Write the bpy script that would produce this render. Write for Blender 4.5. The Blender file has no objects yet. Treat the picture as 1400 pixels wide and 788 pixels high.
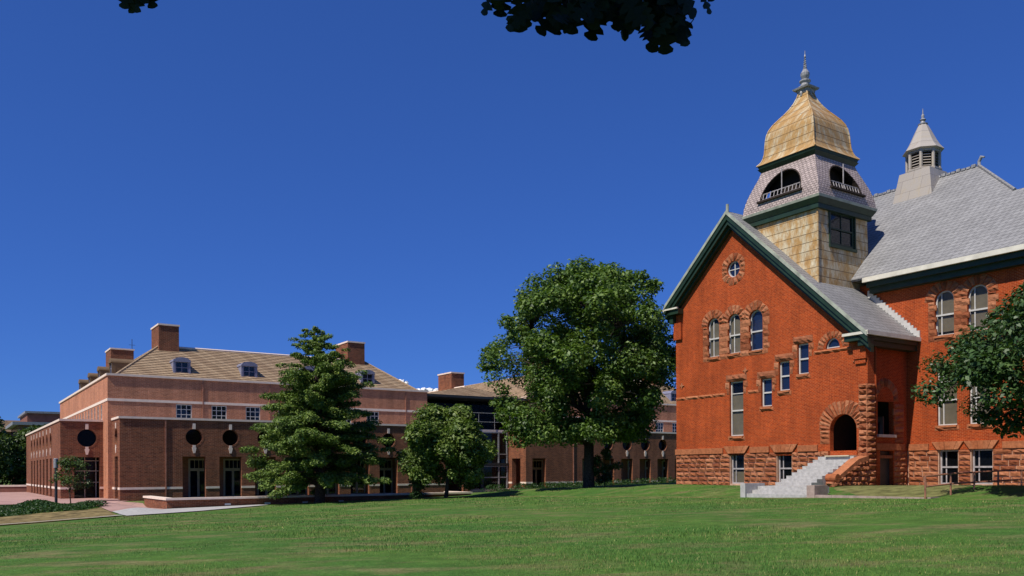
import bpy, bmesh, math, random
import numpy as np
from mathutils import Vector, Matrix
from mathutils.geometry import tessellate_polygon

S = bpy.context.scene
COL = S.collection
R = math.radians

# ------------------------------------------------------------------ camera, sky, sun, exposure
EYE = 1.6
ROLL = R(.3)
cd = bpy.data.cameras.new('camera')
cd.sensor_width = 36
cd.lens = 36 * 1160 / 1400
cd.shift_y = (644.5 - 394) / 1400
cd.clip_start = .1
cd.clip_end = 20000
cam = bpy.data.objects.new('camera', cd)
COL.objects.link(cam)
r_ = Vector((math.cos(ROLL), 0, -math.sin(ROLL)))
u_ = Vector((math.sin(ROLL), 0, math.cos(ROLL)))
b_ = Vector((0, -1, 0))
cam.matrix_world = Matrix(((r_.x, u_.x, b_.x, 0), (r_.y, u_.y, b_.y, 0), (r_.z, u_.z, b_.z, EYE), (0, 0, 0, 1)))
S.camera = cam

YAW = R(33.9)
VX = Vector((math.cos(YAW), math.sin(YAW), 0))      # along the long library front, away to the right
UX = Vector((-math.sin(YAW), math.cos(YAW), 0))     # along the hall gable front, away to the left

SUN_EL = R(52)
SUN_AZ = YAW + math.pi + R(9)                       # direction towards the sun, counter-clockwise from +X
sdir = Vector((math.cos(SUN_AZ) * math.cos(SUN_EL), math.sin(SUN_AZ) * math.cos(SUN_EL), math.sin(SUN_EL)))
W = bpy.data.worlds.new('World')
S.world = W
W.use_nodes = True
wt = W.node_tree
bg = wt.nodes['Background']
sky = wt.nodes.new('ShaderNodeTexSky')
sky.sky_type = 'NISHITA'
sky.sun_disc = False
sky.sun_elevation = SUN_EL
sky.sun_rotation = math.pi / 2 - SUN_AZ
sky.altitude = 1500
sky.air_density = 1.0
sky.dust_density = 0.0
sky.ozone_density = 4.0
gm = wt.nodes.new('ShaderNodeGamma')                 # a polarised, deep blue sky with an even gradient
gm.inputs['Gamma'].default_value = .66
tn = wt.nodes.new('ShaderNodeMix'); tn.data_type = 'RGBA'; tn.blend_type = 'MULTIPLY'; tn.inputs[0].default_value = 1
tn.inputs[7].default_value = (.335, .725, 1.80, 1)
wt.links.new(sky.outputs[0], gm.inputs[0]); wt.links.new(gm.outputs[0], tn.inputs[6])
wt.links.new(tn.outputs[2], bg.inputs['Color'])
bg.inputs['Strength'].default_value = .1
sl = bpy.data.lights.new('sun', 'SUN')
sl.energy = 5.0
sl.angle = R(.53)
sl.color = (1, .94, .83)
so = bpy.data.objects.new('sun', sl)
COL.objects.link(so)
so.rotation_euler = (-sdir).to_track_quat('-Z', 'Y').to_euler()
S.view_settings.view_transform = 'Standard'
S.view_settings.look = 'None'
S.view_settings.exposure = 0.0
S.view_settings.gamma = 1.0

# ------------------------------------------------------------------ material helpers
class NT:
    def __init__(s, name, rough=.8, spec=.3):
        s.m = bpy.data.materials.new(name)
        s.m.use_nodes = True
        s.t = s.m.node_tree
        s.b = s.t.nodes['Principled BSDF']
        s.b.inputs['Roughness'].default_value = rough
        s.b.inputs['Specular IOR Level'].default_value = spec
        s.out = s.t.nodes['Material Output']
    def n(s, typ, **kw):
        nd = s.t.nodes.new(typ)
        for k, v in kw.items():
            if hasattr(nd, k) and k not in nd.inputs: setattr(nd, k, v)
            else: nd.inputs[k].default_value = v
        return nd
    def l(s, a, b): s.t.links.new(a, b)
    def obj(s): return s.n('ShaderNodeTexCoord').outputs['Object']
    def noise(s, vec, scale, detail=4, rough=.55, mul=None):
        if mul:
            mp = s.n('ShaderNodeMapping'); mp.inputs['Scale'].default_value = mul
            s.l(vec, mp.inputs[0]); vec = mp.outputs[0]
        nz = s.n('ShaderNodeTexNoise')
        nz.inputs['Scale'].default_value = scale
        nz.inputs['Detail'].default_value = detail
        nz.inputs['Roughness'].default_value = rough
        s.l(vec, nz.inputs['Vector'])
        return nz.outputs['Fac']
    def ramp(s, fac, stops):
        r = s.n('ShaderNodeValToRGB')
        el = r.color_ramp.elements
        while len(el) < len(stops): el.new(.5)
        for e, (p, c) in zip(el, stops):
            e.position = p
            e.color = (c[0], c[1], c[2], 1) if not isinstance(c, (int, float)) else (c, c, c, 1)
        s.l(fac, r.inputs[0])
        return r.outputs[0]
    def mix(s, a, b, fac, mode='MIX'):
        m = s.n('ShaderNodeMix', data_type='RGBA', blend_type=mode)
        for sock, v in ((m.inputs[0], fac), (m.inputs[6], a), (m.inputs[7], b)):
            if hasattr(v, 'node'): s.l(v, sock)
            elif isinstance(v, (int, float)): sock.default_value = v
            else: sock.default_value = (v[0], v[1], v[2], 1)
        return m.outputs[2]
    def bump(s, h, strength=.5, dist=.02):
        b = s.n('ShaderNodeBump')
        b.inputs['Strength'].default_value = strength
        b.inputs['Distance'].default_value = dist
        s.l(h, b.inputs['Height'])
        s.l(b.outputs[0], s.b.inputs['Normal'])
    def color(s, c):
        if hasattr(c, 'node'): s.l(c, s.b.inputs['Base Color'])
        else: s.b.inputs['Base Color'].default_value = (c[0], c[1], c[2], 1)
    def wallvec(s, kz=1.0):
        """(x+y, z): a wall coordinate for faces square to the building's axes"""
        sp = s.n('ShaderNodeSeparateXYZ'); s.l(s.obj(), sp.inputs[0])
        ad = s.n('ShaderNodeMath', operation='ADD'); s.l(sp.outputs[0], ad.inputs[0]); s.l(sp.outputs[1], ad.inputs[1])
        mz = s.n('ShaderNodeMath', operation='MULTIPLY'); s.l(sp.outputs[2], mz.inputs[0]); mz.inputs[1].default_value = kz
        cb = s.n('ShaderNodeCombineXYZ'); s.l(ad.outputs[0], cb.inputs[0]); s.l(mz.outputs[0], cb.inputs[1])
        return cb.outputs[0]
    def bricks(s, vec, c1, c2, mortar, bw, bh, msize=.01, offset=.5, bias=0.0):
        b = s.n('ShaderNodeTexBrick', offset=offset)
        b.inputs['Color1'].default_value = (*c1, 1); b.inputs['Color2'].default_value = (*c2, 1)
        b.inputs['Mortar'].default_value = (*mortar, 1)
        b.inputs['Scale'].default_value = 1
        b.inputs['Mortar Size'].default_value = msize
        b.inputs['Mortar Smooth'].default_value = .1
        b.inputs['Bias'].default_value = bias
        b.inputs['Brick Width'].default_value = bw; b.inputs['Row Height'].default_value = bh
        s.l(vec, b.inputs['Vector'])
        return b.outputs['Color'], b.outputs['Fac']

def plain(name, c, rough=.7, spec=.3, var=.12, scale=3.0, metallic=0):
    t = NT(name, rough, spec)
    nz = t.noise(t.obj(), scale, 5)
    dark = tuple(x * (1 - 2 * var) for x in c); lite = tuple(min(1, x * (1 + 2 * var)) for x in c)
    t.color(t.ramp(nz, [(.3, dark), (.7, lite)]))
    t.b.inputs['Metallic'].default_value = metallic
    return t.m

def brick_mat(name, c1, c2, mortar, patch=.25, stain=None, bw=.215, bh=.075, ms=.009):
    t = NT(name, .85, .2)
    wv = t.wallvec()
    col, fac = t.bricks(wv, c1, c2, mortar, bw, bh, ms)
    p = t.noise(wv, .35, 5, .6)
    lo = 1 - patch
    shade = t.ramp(p, [(.3, (lo, lo, lo)), (.7, (1 + patch * .6,) * 3)])
    col = t.mix(col, shade, 1.0, 'MULTIPLY')
    p2 = t.noise(wv, 9, 3, .6, mul=(1, 2.2, 1))
    col = t.mix(col, t.ramp(p2, [(.35, (.72,) * 3), (.65, (1.25,) * 3)]), .8, 'MULTIPLY')
    st_ = t.noise(wv, 1.0, 5, .7, mul=(1.6, .16, 1))
    col = t.mix(col, t.ramp(st_, [(.32, (.74,) * 3), (.6, (1.08,) * 3)]), .9, 'MULTIPLY')
    if stain:
        sfac = t.noise(wv, .9, 4, .6, mul=(1, .35, 1))
        col = t.mix(col, stain, t.ramp(sfac, [(.58, 0.0), (.78, .55)]))
    t.color(col)
    t.bump(fac, .35, -.012)
    return t.m

M = {}
M['hall_brick'] = brick_mat('hall_brick', (.42, .056, .006), (.27, .031, .004), (.50, .155, .06), .26, (.42, .085, .02), ms=.009)
M['lib_brick'] = brick_mat('library_brick', (.27, .085, .036), (.14, .042, .02), (.31, .19, .13), .2, bw=.3, bh=.1)
M['lib_brick_pale'] = brick_mat('library_brick_pale', (.55, .22, .115), (.42, .16, .085), (.54, .31, .22), .14, bw=.3, bh=.1)
M['lib_stone'] = plain('library_trim_stone', (.80, .65, .54), .8, .2, .05)
M['concrete'] = plain('concrete', (.42, .405, .385), .85, .2, .1, 5)
M['paver'] = None

def sandstone(name, c1, c2, c3):
    t = NT(name, .9, .15)
    isl = t.n('ShaderNodeNewGeometry').outputs['Random Per Island']
    col = t.ramp(isl, [(0, c1), (.35, c2), (.7, c3), (1, c1)])
    nz = t.noise(t.obj(), 6, 6, .65)
    col = t.mix(col, t.ramp(nz, [(.3, (.6,) * 3), (.7, (1.3,) * 3)]), .8, 'MULTIPLY')
    t.color(col)
    t.bump(nz, .6, .05)
    return t.m
M['sandstone'] = sandstone('red_sandstone', (.32, .108, .047), (.42, .17, .085), (.22, .066, .03))
M['smoothstone'] = sandstone('dressed_sandstone', (.40, .135, .058), (.44, .17, .08), (.35, .11, .045))
M['pier'] = plain('weathered_pier', (.36, .27, .23), .85, .2, .12, 4)
M['mortar'] = plain('mortar', (.55, .34, .24), .95, .1)
M['green'] = plain('dark_green_paint', (.013, .034, .019), .5, .4, .15, 2)
M['greygreen'] = plain('weathered_metal_edge', (.34, .36, .29), .5, .4, .15, 2)
M['cream'] = plain('cream_gutter_paint', (.66, .62, .52), .5, .4, .08, 2)
M['white'] = plain('white_sash_paint', (.52, .50, .47), .5, .4, .06, 4)
M['weathered'] = plain('weathered_white_paint', (.36, .33, .33), .6, .3, .12, 4)
M['doorframe'] = plain('tan_door_frame', (.58, .49, .34), .5, .4, .06, 4)
M['darkframe'] = plain('dark_metal', (.03, .03, .032), .45, .5, .1, 4)
M['bark'] = plain('bark', (.055, .042, .034), .95, .1, .4, 12)
M['cedarbark'] = plain('cedar_bark', (.075, .05, .04), .95, .1, .4, 12)
M['blind'] = plain('window_blind', (.42, .31, .18), .8, .2, .08, 2)
M['interior'] = plain('dark_interior', (.03, .022, .018), .9, .1, .1, 2)  # near-black; stands in for shade in the porch and gallery
M['bluemetal'] = plain('blue_grey_metal', (.20, .205, .29), .45, .5, .08, 3)
M['finial'] = plain('grey_zinc', (.26, .26, .27), .5, .5, .25, 8)
M['white_panel'] = plain('white_wall', (.7, .68, .66), .7, .3, .05, 1)
M['railmetal'] = plain('railing_paint', (.30, .13, .08), .5, .4, .2, 6)

def glass_mat(name, tint=(.012, .018, .032), opac=.75):
    t = NT(name, .04, .5)
    t.color(tint)
    t.b.inputs['IOR'].default_value = 1.55
    nz = t.noise(t.obj(), 1.3, 2)
    t.bump(nz, .05, .02)
    tr = t.n('ShaderNodeBsdfTransparent')
    tr.inputs[0].default_value = (.75, .8, .85, 1)
    mx = t.n('ShaderNodeMixShader')
    mx.inputs[0].default_value = opac
    t.l(tr.outputs[0], mx.inputs[1]); t.l(t.b.outputs[0], mx.inputs[2]); t.l(mx.outputs[0], t.out.inputs[0])
    return t.m
M['glass'] = glass_mat('window_glass')
M['glass_blue'] = glass_mat('old_window_glass', (.012, .022, .06), .8)
M['glass_lite'] = glass_mat('thin_glass', (.012, .016, .03), .3)
M['glass_clear'] = glass_mat('clear_glass', (.02, .03, .03), .3)

M['glass_dark'] = glass_mat('dim_glass', (.006, .007, .009), .6)
M['glass_dark'].node_tree.nodes['Principled BSDF'].inputs['IOR'].default_value = 1.22
def slate(name, c1, c2, joint, bw, bh):
    t = NT(name, .6, .35)
    wv = t.wallvec(1.45)
    col, fac = t.bricks(wv, c1, c2, joint, bw, bh, .018)
    p = t.noise(wv, .5, 5, .6)
    col = t.mix(col, t.ramp(p, [(.3, (.85,) * 3), (.7, (1.12,) * 3)]), 1, 'MULTIPLY')
    p2 = t.noise(wv, 5, 4, .7)
    col = t.mix(col, t.ramp(p2, [(.35, (.82,) * 3), (.65, (1.15,) * 3)]), 1, 'MULTIPLY')
    t.color(col); t.bump(fac, .5, -.02)
    return t.m
M['slate'] = slate('grey_slate', (.285, .28, .28), (.245, .24, .24), (.11, .108, .11), .36, .3)
M['shingle'] = slate('wood_shingle', (.50, .40, .37), (.38, .30, .28), (.07, .055, .05), .26, .2)

def tin(name, streak_lo=.45):
    t = NT(name, .5, .4)
    wv = t.wallvec()
    col, fac = t.bricks(wv, (.70, .61, .43), (.63, .54, .36), (.10, .07, .03), 60, .5, .02, bias=.2)
    col_b, fac_b = t.bricks(wv, (1, 1, 1), (.86, .86, .86), (.7, .66, .6), 1.15, .5, .012)
    col = t.mix(col, col_b, 1, 'MULTIPLY')
    rust = t.noise(wv, 1.0, 6, .72, mul=(2.2, .95, 1))
    col2 = t.mix(col, (.42, .205, .03), t.ramp(rust, [(streak_lo, 0.0), (streak_lo + .17, .8)]))
    dk = t.noise(wv, 1.7, 5, .7, mul=(3.2, .8, 1))
    col2 = t.mix(col2, (.22, .10, .025), t.ramp(dk, [(.52, 0.0), (.72, .6)]))
    fine = t.noise(wv, 7, 4, .7, mul=(2.4, .5, 1))
    col2 = t.mix(col2, t.ramp(fine, [(.3, (.72,) * 3), (.7, (1.2,) * 3)]), .9, 'MULTIPLY')
    jf = t.ramp(fac, [(0, 0.0), (1, .75)])
    col2 = t.mix(col2, (.12, .08, .04), jf)
    t.color(col2); t.bump(fac, .5, -.02)
    return t.m
M['tin'] = tin('weathered_yellow_tin', .40)
M['tin_dome'] = tin('weathered_golden_tin', .36)
M['tin_grey'] = NT('grey_tin', .55, .4).m
def _tg():
    t = NT('weathered_grey_tin', .55, .4)
    wv = t.wallvec()
    col, fac = t.bricks(wv, (.40, .36, .32), (.36, .32, .29), (.22, .19, .17), 1.3, .75, .012)
    p = t.noise(wv, 1.5, 5, .7, mul=(2, .7, 1))
    t.color(t.mix(col, (.42, .33, .20), t.ramp(p, [(.5, 0.0), (.7, .5)])))
    return t.m
M['tin_grey'] = _tg()

def tile_mat():
    t = NT('tan_roof_tile', .8, .25)
    wv = t.wallvec()
    b, _ = t.bricks(wv, (.45, .33, .21), (.345, .24, .15), (.20, .13, .085), .45, 50, .02)
    p = t.noise(wv, 2.2, 4, .7, mul=(1, 3, 1))
    t.color(t.mix(b, t.ramp(p, [(.3, (.75,) * 3), (.7, (1.22,) * 3)]), 1, 'MULTIPLY'))
    return t.m
M['tile'] = tile_mat()

def leaf_mat(name, c_dark, c_mid, c_lite, rough=.5, trans=.22, spec=.4):
    t = NT(name, rough, spec)
    isl = t.n('ShaderNodeNewGeometry').outputs['Random Per Island']
    col = t.ramp(isl, [(0, c_dark), (.55, c_mid), (1, c_lite)])
    big = t.noise(t.obj(), .55, 3)
    col = t.mix(col, t.ramp(big, [(.3, (.8, .85, .8)), (.7, (1.2, 1.12, 1.0))]), .8, 'MULTIPLY')
    t.color(col)
    tl = t.n('ShaderNodeBsdfTranslucent')
    t.l(t.mix(col, (1.3, 1.5, .5), 1, 'MULTIPLY'), tl.inputs[0])
    mx = t.n('ShaderNodeMixShader'); mx.inputs[0].default_value = trans
    t.l(t.b.outputs[0], mx.inputs[1]); t.l(tl.outputs[0], mx.inputs[2]); t.l(mx.outputs[0], t.out.inputs[0])
    return t.m
M['oak_leaf'] = leaf_mat('oak_leaf', (.038, .078, .014), (.085, .155, .028), (.18, .265, .058))
M['right_leaf'] = leaf_mat('glossy_leaf', (.024, .052, .016), (.046, .095, .028), (.09, .155, .05), .42, .15, .35)
M['round_leaf'] = leaf_mat('yellowish_leaf', (.058, .10, .018), (.105, .17, .034), (.20, .26, .065))
M['cedar_leaf'] = leaf_mat('cedar_needle', (.045, .095, .015), (.105, .175, .027), (.20, .27, .05), .6, .12)
M['sapling_leaf'] = leaf_mat('sapling_leaf', (.035, .065, .012), (.06, .105, .02), (.09, .14, .03))
M['shade_leaf'] = leaf_mat('shade_leaf', (.012, .02, .008), (.018, .03, .01), (.022, .036, .012), .6, .04, .2)  # near-black colour carries the shade on the overhanging leaves
M['far_leaf'] = leaf_mat('far_leaf', (.03, .055, .014), (.055, .10, .022), (.10, .15, .035))
M['cover_leaf'] = leaf_mat('ground_cover_leaf', (.02, .05, .012), (.03, .075, .018), (.05, .10, .025))

def lawn_mat():
    t = NT('mown_lawn', .95, .1)
    o = t.obj()
    n1 = t.noise(o, .22, 5, .6)
    n2 = t.noise(o, 1.6, 5, .65)
    n3 = t.noise(o, 14, 4, .7)
    col = t.ramp(n1, [(.3, (.05, .13, .024)), (.7, (.09, .165, .03))])
    dry = t.noise(o, .33, 6, .7, mul=(1, 2.0, 1))
    col = t.mix(col, (.22, .17, .085), t.ramp(dry, [(.49, 0.0), (.66, .7)]))
    col = t.mix(col, t.ramp(n2, [(.3, (.72,) * 3), (.7, (1.25,) * 3)]), .9, 'MULTIPLY')
    col = t.mix(col, t.ramp(n3, [(.3, (.62,) * 3), (.7, (1.35,) * 3)]), .9, 'MULTIPLY')
    t.color(col)
    t.bump(n3, .8, .05)
    return t.m
M['lawn'] = lawn_mat()
def blade_mat():
    t = NT('grass_blade', .7, .25)
    isl = t.n('ShaderNodeNewGeometry').outputs['Random Per Island']
    col = t.ramp(isl, [(0, (.05, .145, .024)), (.6, (.085, .20, .034)), (.9, (.16, .25, .05)), (1, (.38, .32, .15))])
    o = t.obj()
    dry = t.noise(o, .33, 6, .7, mul=(1, 2.0, 1))
    col = t.mix(col, (.24, .19, .09), t.ramp(dry, [(.49, 0.0), (.66, .7)]))
    big = t.noise(o, .22, 4, .6)
    col = t.mix(col, t.ramp(big, [(.3, (.7, .85, .8)), (.7, (1.35, 1.12, 1.0))]), 1, 'MULTIPLY')
    t.color(col)
    return t.m
M['blade'] = blade_mat()
def paver_mat():
    t = NT('pink_paving', .85, .2)
    sp = t.obj()
    col, fac = t.bricks(sp, (.46, .29, .25), (.38, .23, .195), (.3, .2, .18), 1.2, 1.2, .03, 0)
    n = t.noise(sp, .6, 4)
    t.color(t.mix(col, t.ramp(n, [(.3, (.85,) * 3), (.7, (1.12,) * 3)]), 1, 'MULTIPLY'))
    return t.m
M['paver'] = paver_mat()
M['soil'] = plain('dry_soil', (.19, .145, .065), .95, .1, .32, 2.2)
M['turf'] = plain('thin_dry_turf', (.15, .15, .055), .95, .1, .25, 1.6)
M['far_brick'] = plain('far_brick', (.22, .10, .075), .9, .1, .1, 1)
M['brownroof'] = plain('brown_roof', (.16, .11, .07), .9, .1, .1, 1)
M['cloud'] = plain('cloud_white', (.9, .9, .9), 1, 0, .03, .01)

# ------------------------------------------------------------------ mesh helpers
class MB:
    def __init__(s): s.v = []; s.f = []
    def add(s, vs, fs):
        o = len(s.v); s.v += [tuple(p) for p in vs]; s.f += [tuple(o + i for i in f) for f in fs]
    def box(s, x0, x1, y0, y1, z0, z1):
        x0, x1 = sorted((x0, x1)); y0, y1 = sorted((y0, y1)); z0, z1 = sorted((z0, z1))
        s.add([(x0, y0, z0), (x1, y0, z0), (x1, y1, z0), (x0, y1, z0), (x0, y0, z1), (x1, y0, z1), (x1, y1, z1), (x0, y1, z1)],
              [(3, 2, 1, 0), (4, 5, 6, 7), (0, 1, 5, 4), (1, 2, 6, 5), (2, 3, 7, 6), (3, 0, 4, 7)])
    def pbox(s, P, a0, a1, b0, b1, d0, d1):
        vs = [P(a, b, d) for d in (d0, d1) for a, b in ((a0, b0), (a1, b0), (a1, b1), (a0, b1))]
        s.add(vs, [(0, 1, 2, 3), (7, 6, 5, 4), (0, 4, 5, 1), (1, 5, 6, 2), (2, 6, 7, 3), (3, 7, 4, 0)])
    def quad(s, a, b, c, d): s.add([a, b, c, d], [(0, 1, 2, 3)])
    def poly(s, pts): s.add(pts, [tuple(range(len(pts)))])
    def prism(s, P, pts, d0, d1):
        """2-D outline swept from depth d0 to d1"""
        n = len(pts)
        vs = [P(a, b, d0) for a, b in pts] + [P(a, b, d1) for a, b in pts]
        tri = tessellate_polygon([[Vector((a, b, 0)) for a, b in pts]])
        fs = [tuple(t) for t in tri] + [tuple(n + i for i in reversed(t)) for t in tri]
        fs += [(i, (i + 1) % n, n + (i + 1) % n, n + i) for i in range(n)]
        s.add(vs, fs)
    def ring(s, P, outer, inner, d0, d1):
        """frame between two outlines with the same number of points"""
        n = len(outer)
        vs = [P(a, b, d0) for a, b in outer] + [P(a, b, d0) for a, b in inner] + [P(a, b, d1) for a, b in outer] + [P(a, b, d1) for a, b in inner]
        fs = []
        for i in range(n):
            j = (i + 1) % n
            fs += [(i, j, n + j, n + i), (2 * n + i, 3 * n + i, 3 * n + j, 2 * n + j), (n + i, n + j, 3 * n + j, 3 * n + i), (i, 2 * n + i, 2 * n + j, j)]
        s.add(vs, fs)
    def panel(s, P, outer, holes, depth, d=0.0):
        """wall face with holes and the reveals of the holes"""
        loops = [outer] + holes
        flat = [p for lp in loops for p in lp]
        tri = tessellate_polygon([[Vector((a, b, 0)) for a, b in lp] for lp in loops])
        s.add([P(a, b, d) for a, b in flat], [tuple(t) for t in tri])
        for h in holes:
            n = len(h)
            s.add([P(a, b, d) for a, b in h] + [P(a, b, d + depth) for a, b in h], [(i, n + i, n + (i + 1) % n, (i + 1) % n) for i in range(n)])
    def tube(s, pts, rad, seg=6, cap=True):
        pts = [Vector(p) for p in pts]
        n = len(pts)
        if isinstance(rad, (int, float)): rad = [rad] * n
        vs = []; prev = None
        for i, p in enumerate(pts):
            d = (pts[min(i + 1, n - 1)] - pts[max(i - 1, 0)]).normalized()
            if prev is None:
                a = d.orthogonal().normalized()
            else:
                a = (prev - d * prev.dot(d))
                a = a.normalized() if a.length > 1e-6 else d.orthogonal().normalized()
            prev = a; b = d.cross(a)
            for k in range(seg):
                t = 2 * math.pi * k / seg
                vs.append(p + (a * math.cos(t) + b * math.sin(t)) * rad[i])
        fs = [(i * seg + k, i * seg + (k + 1) % seg, (i + 1) * seg + (k + 1) % seg, (i + 1) * seg + k) for i in range(n - 1) for k in range(seg)]
        if cap: fs += [tuple(reversed(range(seg))), tuple((n - 1) * seg + k for k in range(seg))]
        s.add(vs, fs)
    def lathe(s, prof, c, seg=12, rot=0.0, sq=None):
        """profile [(r, z)] turned round c"""
        vs = []
        for r, z in prof:
            for k in range(seg):
                t = rot + 2 * math.pi * k / seg
                vs.append((c[0] + r * math.cos(t), c[1] + r * math.sin(t), z))
        n = len(prof)
        fs = [(i * seg + k, i * seg + (k + 1) % seg, (i + 1) * seg + (k + 1) % seg, (i + 1) * seg + k) for i in range(n - 1) for k in range(seg)]
        fs += [tuple(reversed(range(seg))), tuple((n - 1) * seg + k for k in range(seg))]
        s.add(vs, fs)
    def rough(s, P, c, proud, rng, na=4, nb=3):
        """rock-faced stone over the quadrilateral c (four (a, b) corners, counter-clockwise)"""
        (p0, p1, p2, p3) = c
        grid = []
        for j in range(nb + 1):
            for i in range(na + 1):
                s_, t_ = i / na, j / nb
                a = (p0[0] * (1 - s_) + p1[0] * s_) * (1 - t_) + (p3[0] * (1 - s_) + p2[0] * s_) * t_
                b = (p0[1] * (1 - s_) + p1[1] * s_) * (1 - t_) + (p3[1] * (1 - s_) + p2[1] * s_) * t_
                edge = i in (0, na) or j in (0, nb)
                d = -.012 if edge else -proud * rng.uniform(.35, 1.25)
                grid.append(P(a, b, d))
        fs = [(j * (na + 1) + i, j * (na + 1) + i + 1, (j + 1) * (na + 1) + i + 1, (j + 1) * (na + 1) + i) for j in range(nb) for i in range(na)]
        o = len(grid)
        for a, b in c: grid.append(P(a, b, .06))
        per = [0, na, (nb + 1) * (na + 1) - 1, nb * (na + 1)]
        e = [[i for i in range(na + 1)], [j * (na + 1) + na for j in range(nb + 1)],
             [nb * (na + 1) + i for i in range(na, -1, -1)], [j * (na + 1) for j in range(nb, -1, -1)]]
        for k in range(4):
            fs.append(tuple(reversed(e[k])) + (o + k, o + (k + 1) % 4))
        s.add(grid, fs)
    def build(s, name, mat, parent=None, smooth=False, loc=None):
        me = bpy.data.meshes.new(name)
        me.from_pydata(s.v, [], s.f)
        me.materials.append(M[mat] if isinstance(mat, str) else mat)
        if smooth:
            me.polygons.foreach_set('use_smooth', [True] * len(me.polygons))
        o = bpy.data.objects.new(name, me)
        COL.objects.link(o)
        if parent: o.parent = parent
        if loc: o.location = loc
        return o

def np_mesh(name, verts, nper, mat, parent=None, smooth=False):
    """many separate faces of nper corners from an (N*nper, 3) array"""
    n = len(verts) // nper
    me = bpy.data.meshes.new(name)
    me.vertices.add(len(verts)); me.vertices.foreach_set('co', np.asarray(verts, np.float32).ravel())
    me.loops.add(n * nper); me.loops.foreach_set('vertex_index', np.arange(n * nper, dtype=np.int32))
    me.polygons.add(n); me.polygons.foreach_set('loop_start', np.arange(0, n * nper, nper, dtype=np.int32))
    me.update(calc_edges=True)
    me.materials.append(M[mat])
    o = bpy.data.objects.new(name, me); COL.objects.link(o)
    if parent: o.parent = parent
    return o

def tag(o, label, cat, group=None, kind=None):
    if label: o['label'] = label
    if cat: o['category'] = cat
    if group: o['group'] = group
    if kind: o['kind'] = kind
    return o
def empty(name, loc, rz=0):
    o = bpy.data.objects.new(name, None); COL.objects.link(o)
    o.location = loc; o.rotation_euler = (0, 0, rz); o.empty_display_size = .3
    return o
def struct(o): o['kind'] = 'structure'; return o

# ------------------------------------------------------------------ places
HU, HV = 26.578, 40.413            # hall: front right corner of the gable, along UX and VX
LU, LV = 67.880, 10.863            # library: left front corner of its low storey
HALL0 = UX * HU + VX * HV
LIB0 = UX * LU + VX * LV
def sstep(t):
    t = np.clip(t, 0, 1); return t * t * (3 - 2 * t)
def gz(x, y):
    """height of the ground"""
    x = np.asarray(x, float); y = np.asarray(y, float)
    z = .06 + .027 * np.clip(x, -30, 22) - .0045 * np.clip(y, 0, 80)
    u = -math.sin(YAW) * x + math.cos(YAW) * y; v = math.cos(YAW) * x + math.sin(YAW) * y
    hv, hu = v - HV, u - HU
    w = sstep((hv + 6.3) / 4.0) * sstep((36 - hu) / 9)
    z = z + .42 * w
    inhall = sstep((hv + 2.5) / 2.0) * sstep((18 - hu) / 3.0)
    z = z * (1 - inhall) + .66 * inhall
    lv, lu = v - LV, u - LU
    p1 = sstep((y - 43) / 10) * sstep((1.2 - lv) / 3.2) * sstep((-x - 19) / 3)
    p2 = sstep((lu + 7.9) / .4) * sstep((24 - lv) / 2) * sstep((lv - 2.2) / .4)
    p3 = sstep((lu + 3) / 4)
    p = np.maximum(np.maximum(p1, p2), p3) * sstep((34 - lv) / 4)
    z = z * (1 - p) + (-.37) * p
    far = sstep((np.hypot(x, y) - 95) / 30)
    return z * (1 - far) + (-.5) * far
def gz1(x, y): return float(gz(x, y))

def ground_sheet():
    xs = np.concatenate([[-3000, -1200, -500, -250], np.arange(-120, -44, 4), np.arange(-44, 45, .75), np.arange(46, 120, 4), [250, 500, 1200, 3000]])
    ys = np.concatenate([[-3000, -800, -200, -60, -20], np.arange(-8, 100, .75), np.arange(100, 180, 5), [250, 500, 1200, 4000]])
    X, Y = np.meshgrid(xs, ys)
    Z = gz(X, Y)
    rs = np.random.RandomState(3)
    und = .018 * np.sin(X * .9 + .6 * np.sin(Y * .5)) * np.sin(Y * .63 + 1.3) + .02 * np.sin(X * .31 + Y * .22)
    inner = (np.abs(X) < 44) & (Y > 0) & (Y < 60) & (Z > -.36)
    Z = Z + np.where(inner, und, 0)
    v = np.stack([X, Y, Z], -1).reshape(-1, 3)
    ny, nx = X.shape
    i = np.arange(nx * ny).reshape(ny, nx)
    f = np.stack([i[:-1, :-1], i[:-1, 1:], i[1:, 1:], i[1:, :-1]], -1).reshape(-1, 4)
    me = bpy.data.meshes.new('ground'); me.from_pydata(v.tolist(), [], f.tolist())
    me.polygons.foreach_set('use_smooth', [True] * len(me.polygons))
    me.materials.append(M['lawn'])
    o = bpy.data.objects.new('ground', me); COL.objects.link(o)
    return struct(o)
ground_sheet()

def drape(name, poly, mat, off, step=.6, thick=.06):
    """a sheet laid over the ground inside a polygon"""
    bm = bmesh.new()
    bm.faces.new([bm.verts.new((x, y, 0)) for x, y in poly])
    xs = [p[0] for p in poly]; ys = [p[1] for p in poly]
    for ax, lo, hi in ((0, min(xs), max(xs)), (1, min(ys), max(ys))):
        t = lo + step
        while t < hi:
            co = [0, 0, 0]; no = [0, 0, 0]; co[ax] = t; no[ax] = 1
            bmesh.ops.bisect_plane(bm, geom=bm.verts[:] + bm.edges[:] + bm.faces[:], plane_co=co, plane_no=no)
            t += step
    for v in bm.verts: v.co.z = gz1(v.co.x, v.co.y) + off
    me = bpy.data.meshes.new(name); bm.to_mesh(me); bm.free()
    me.materials.append(M[mat])
    o = bpy.data.objects.new(name, me); COL.objects.link(o)
    return struct(o)

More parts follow.
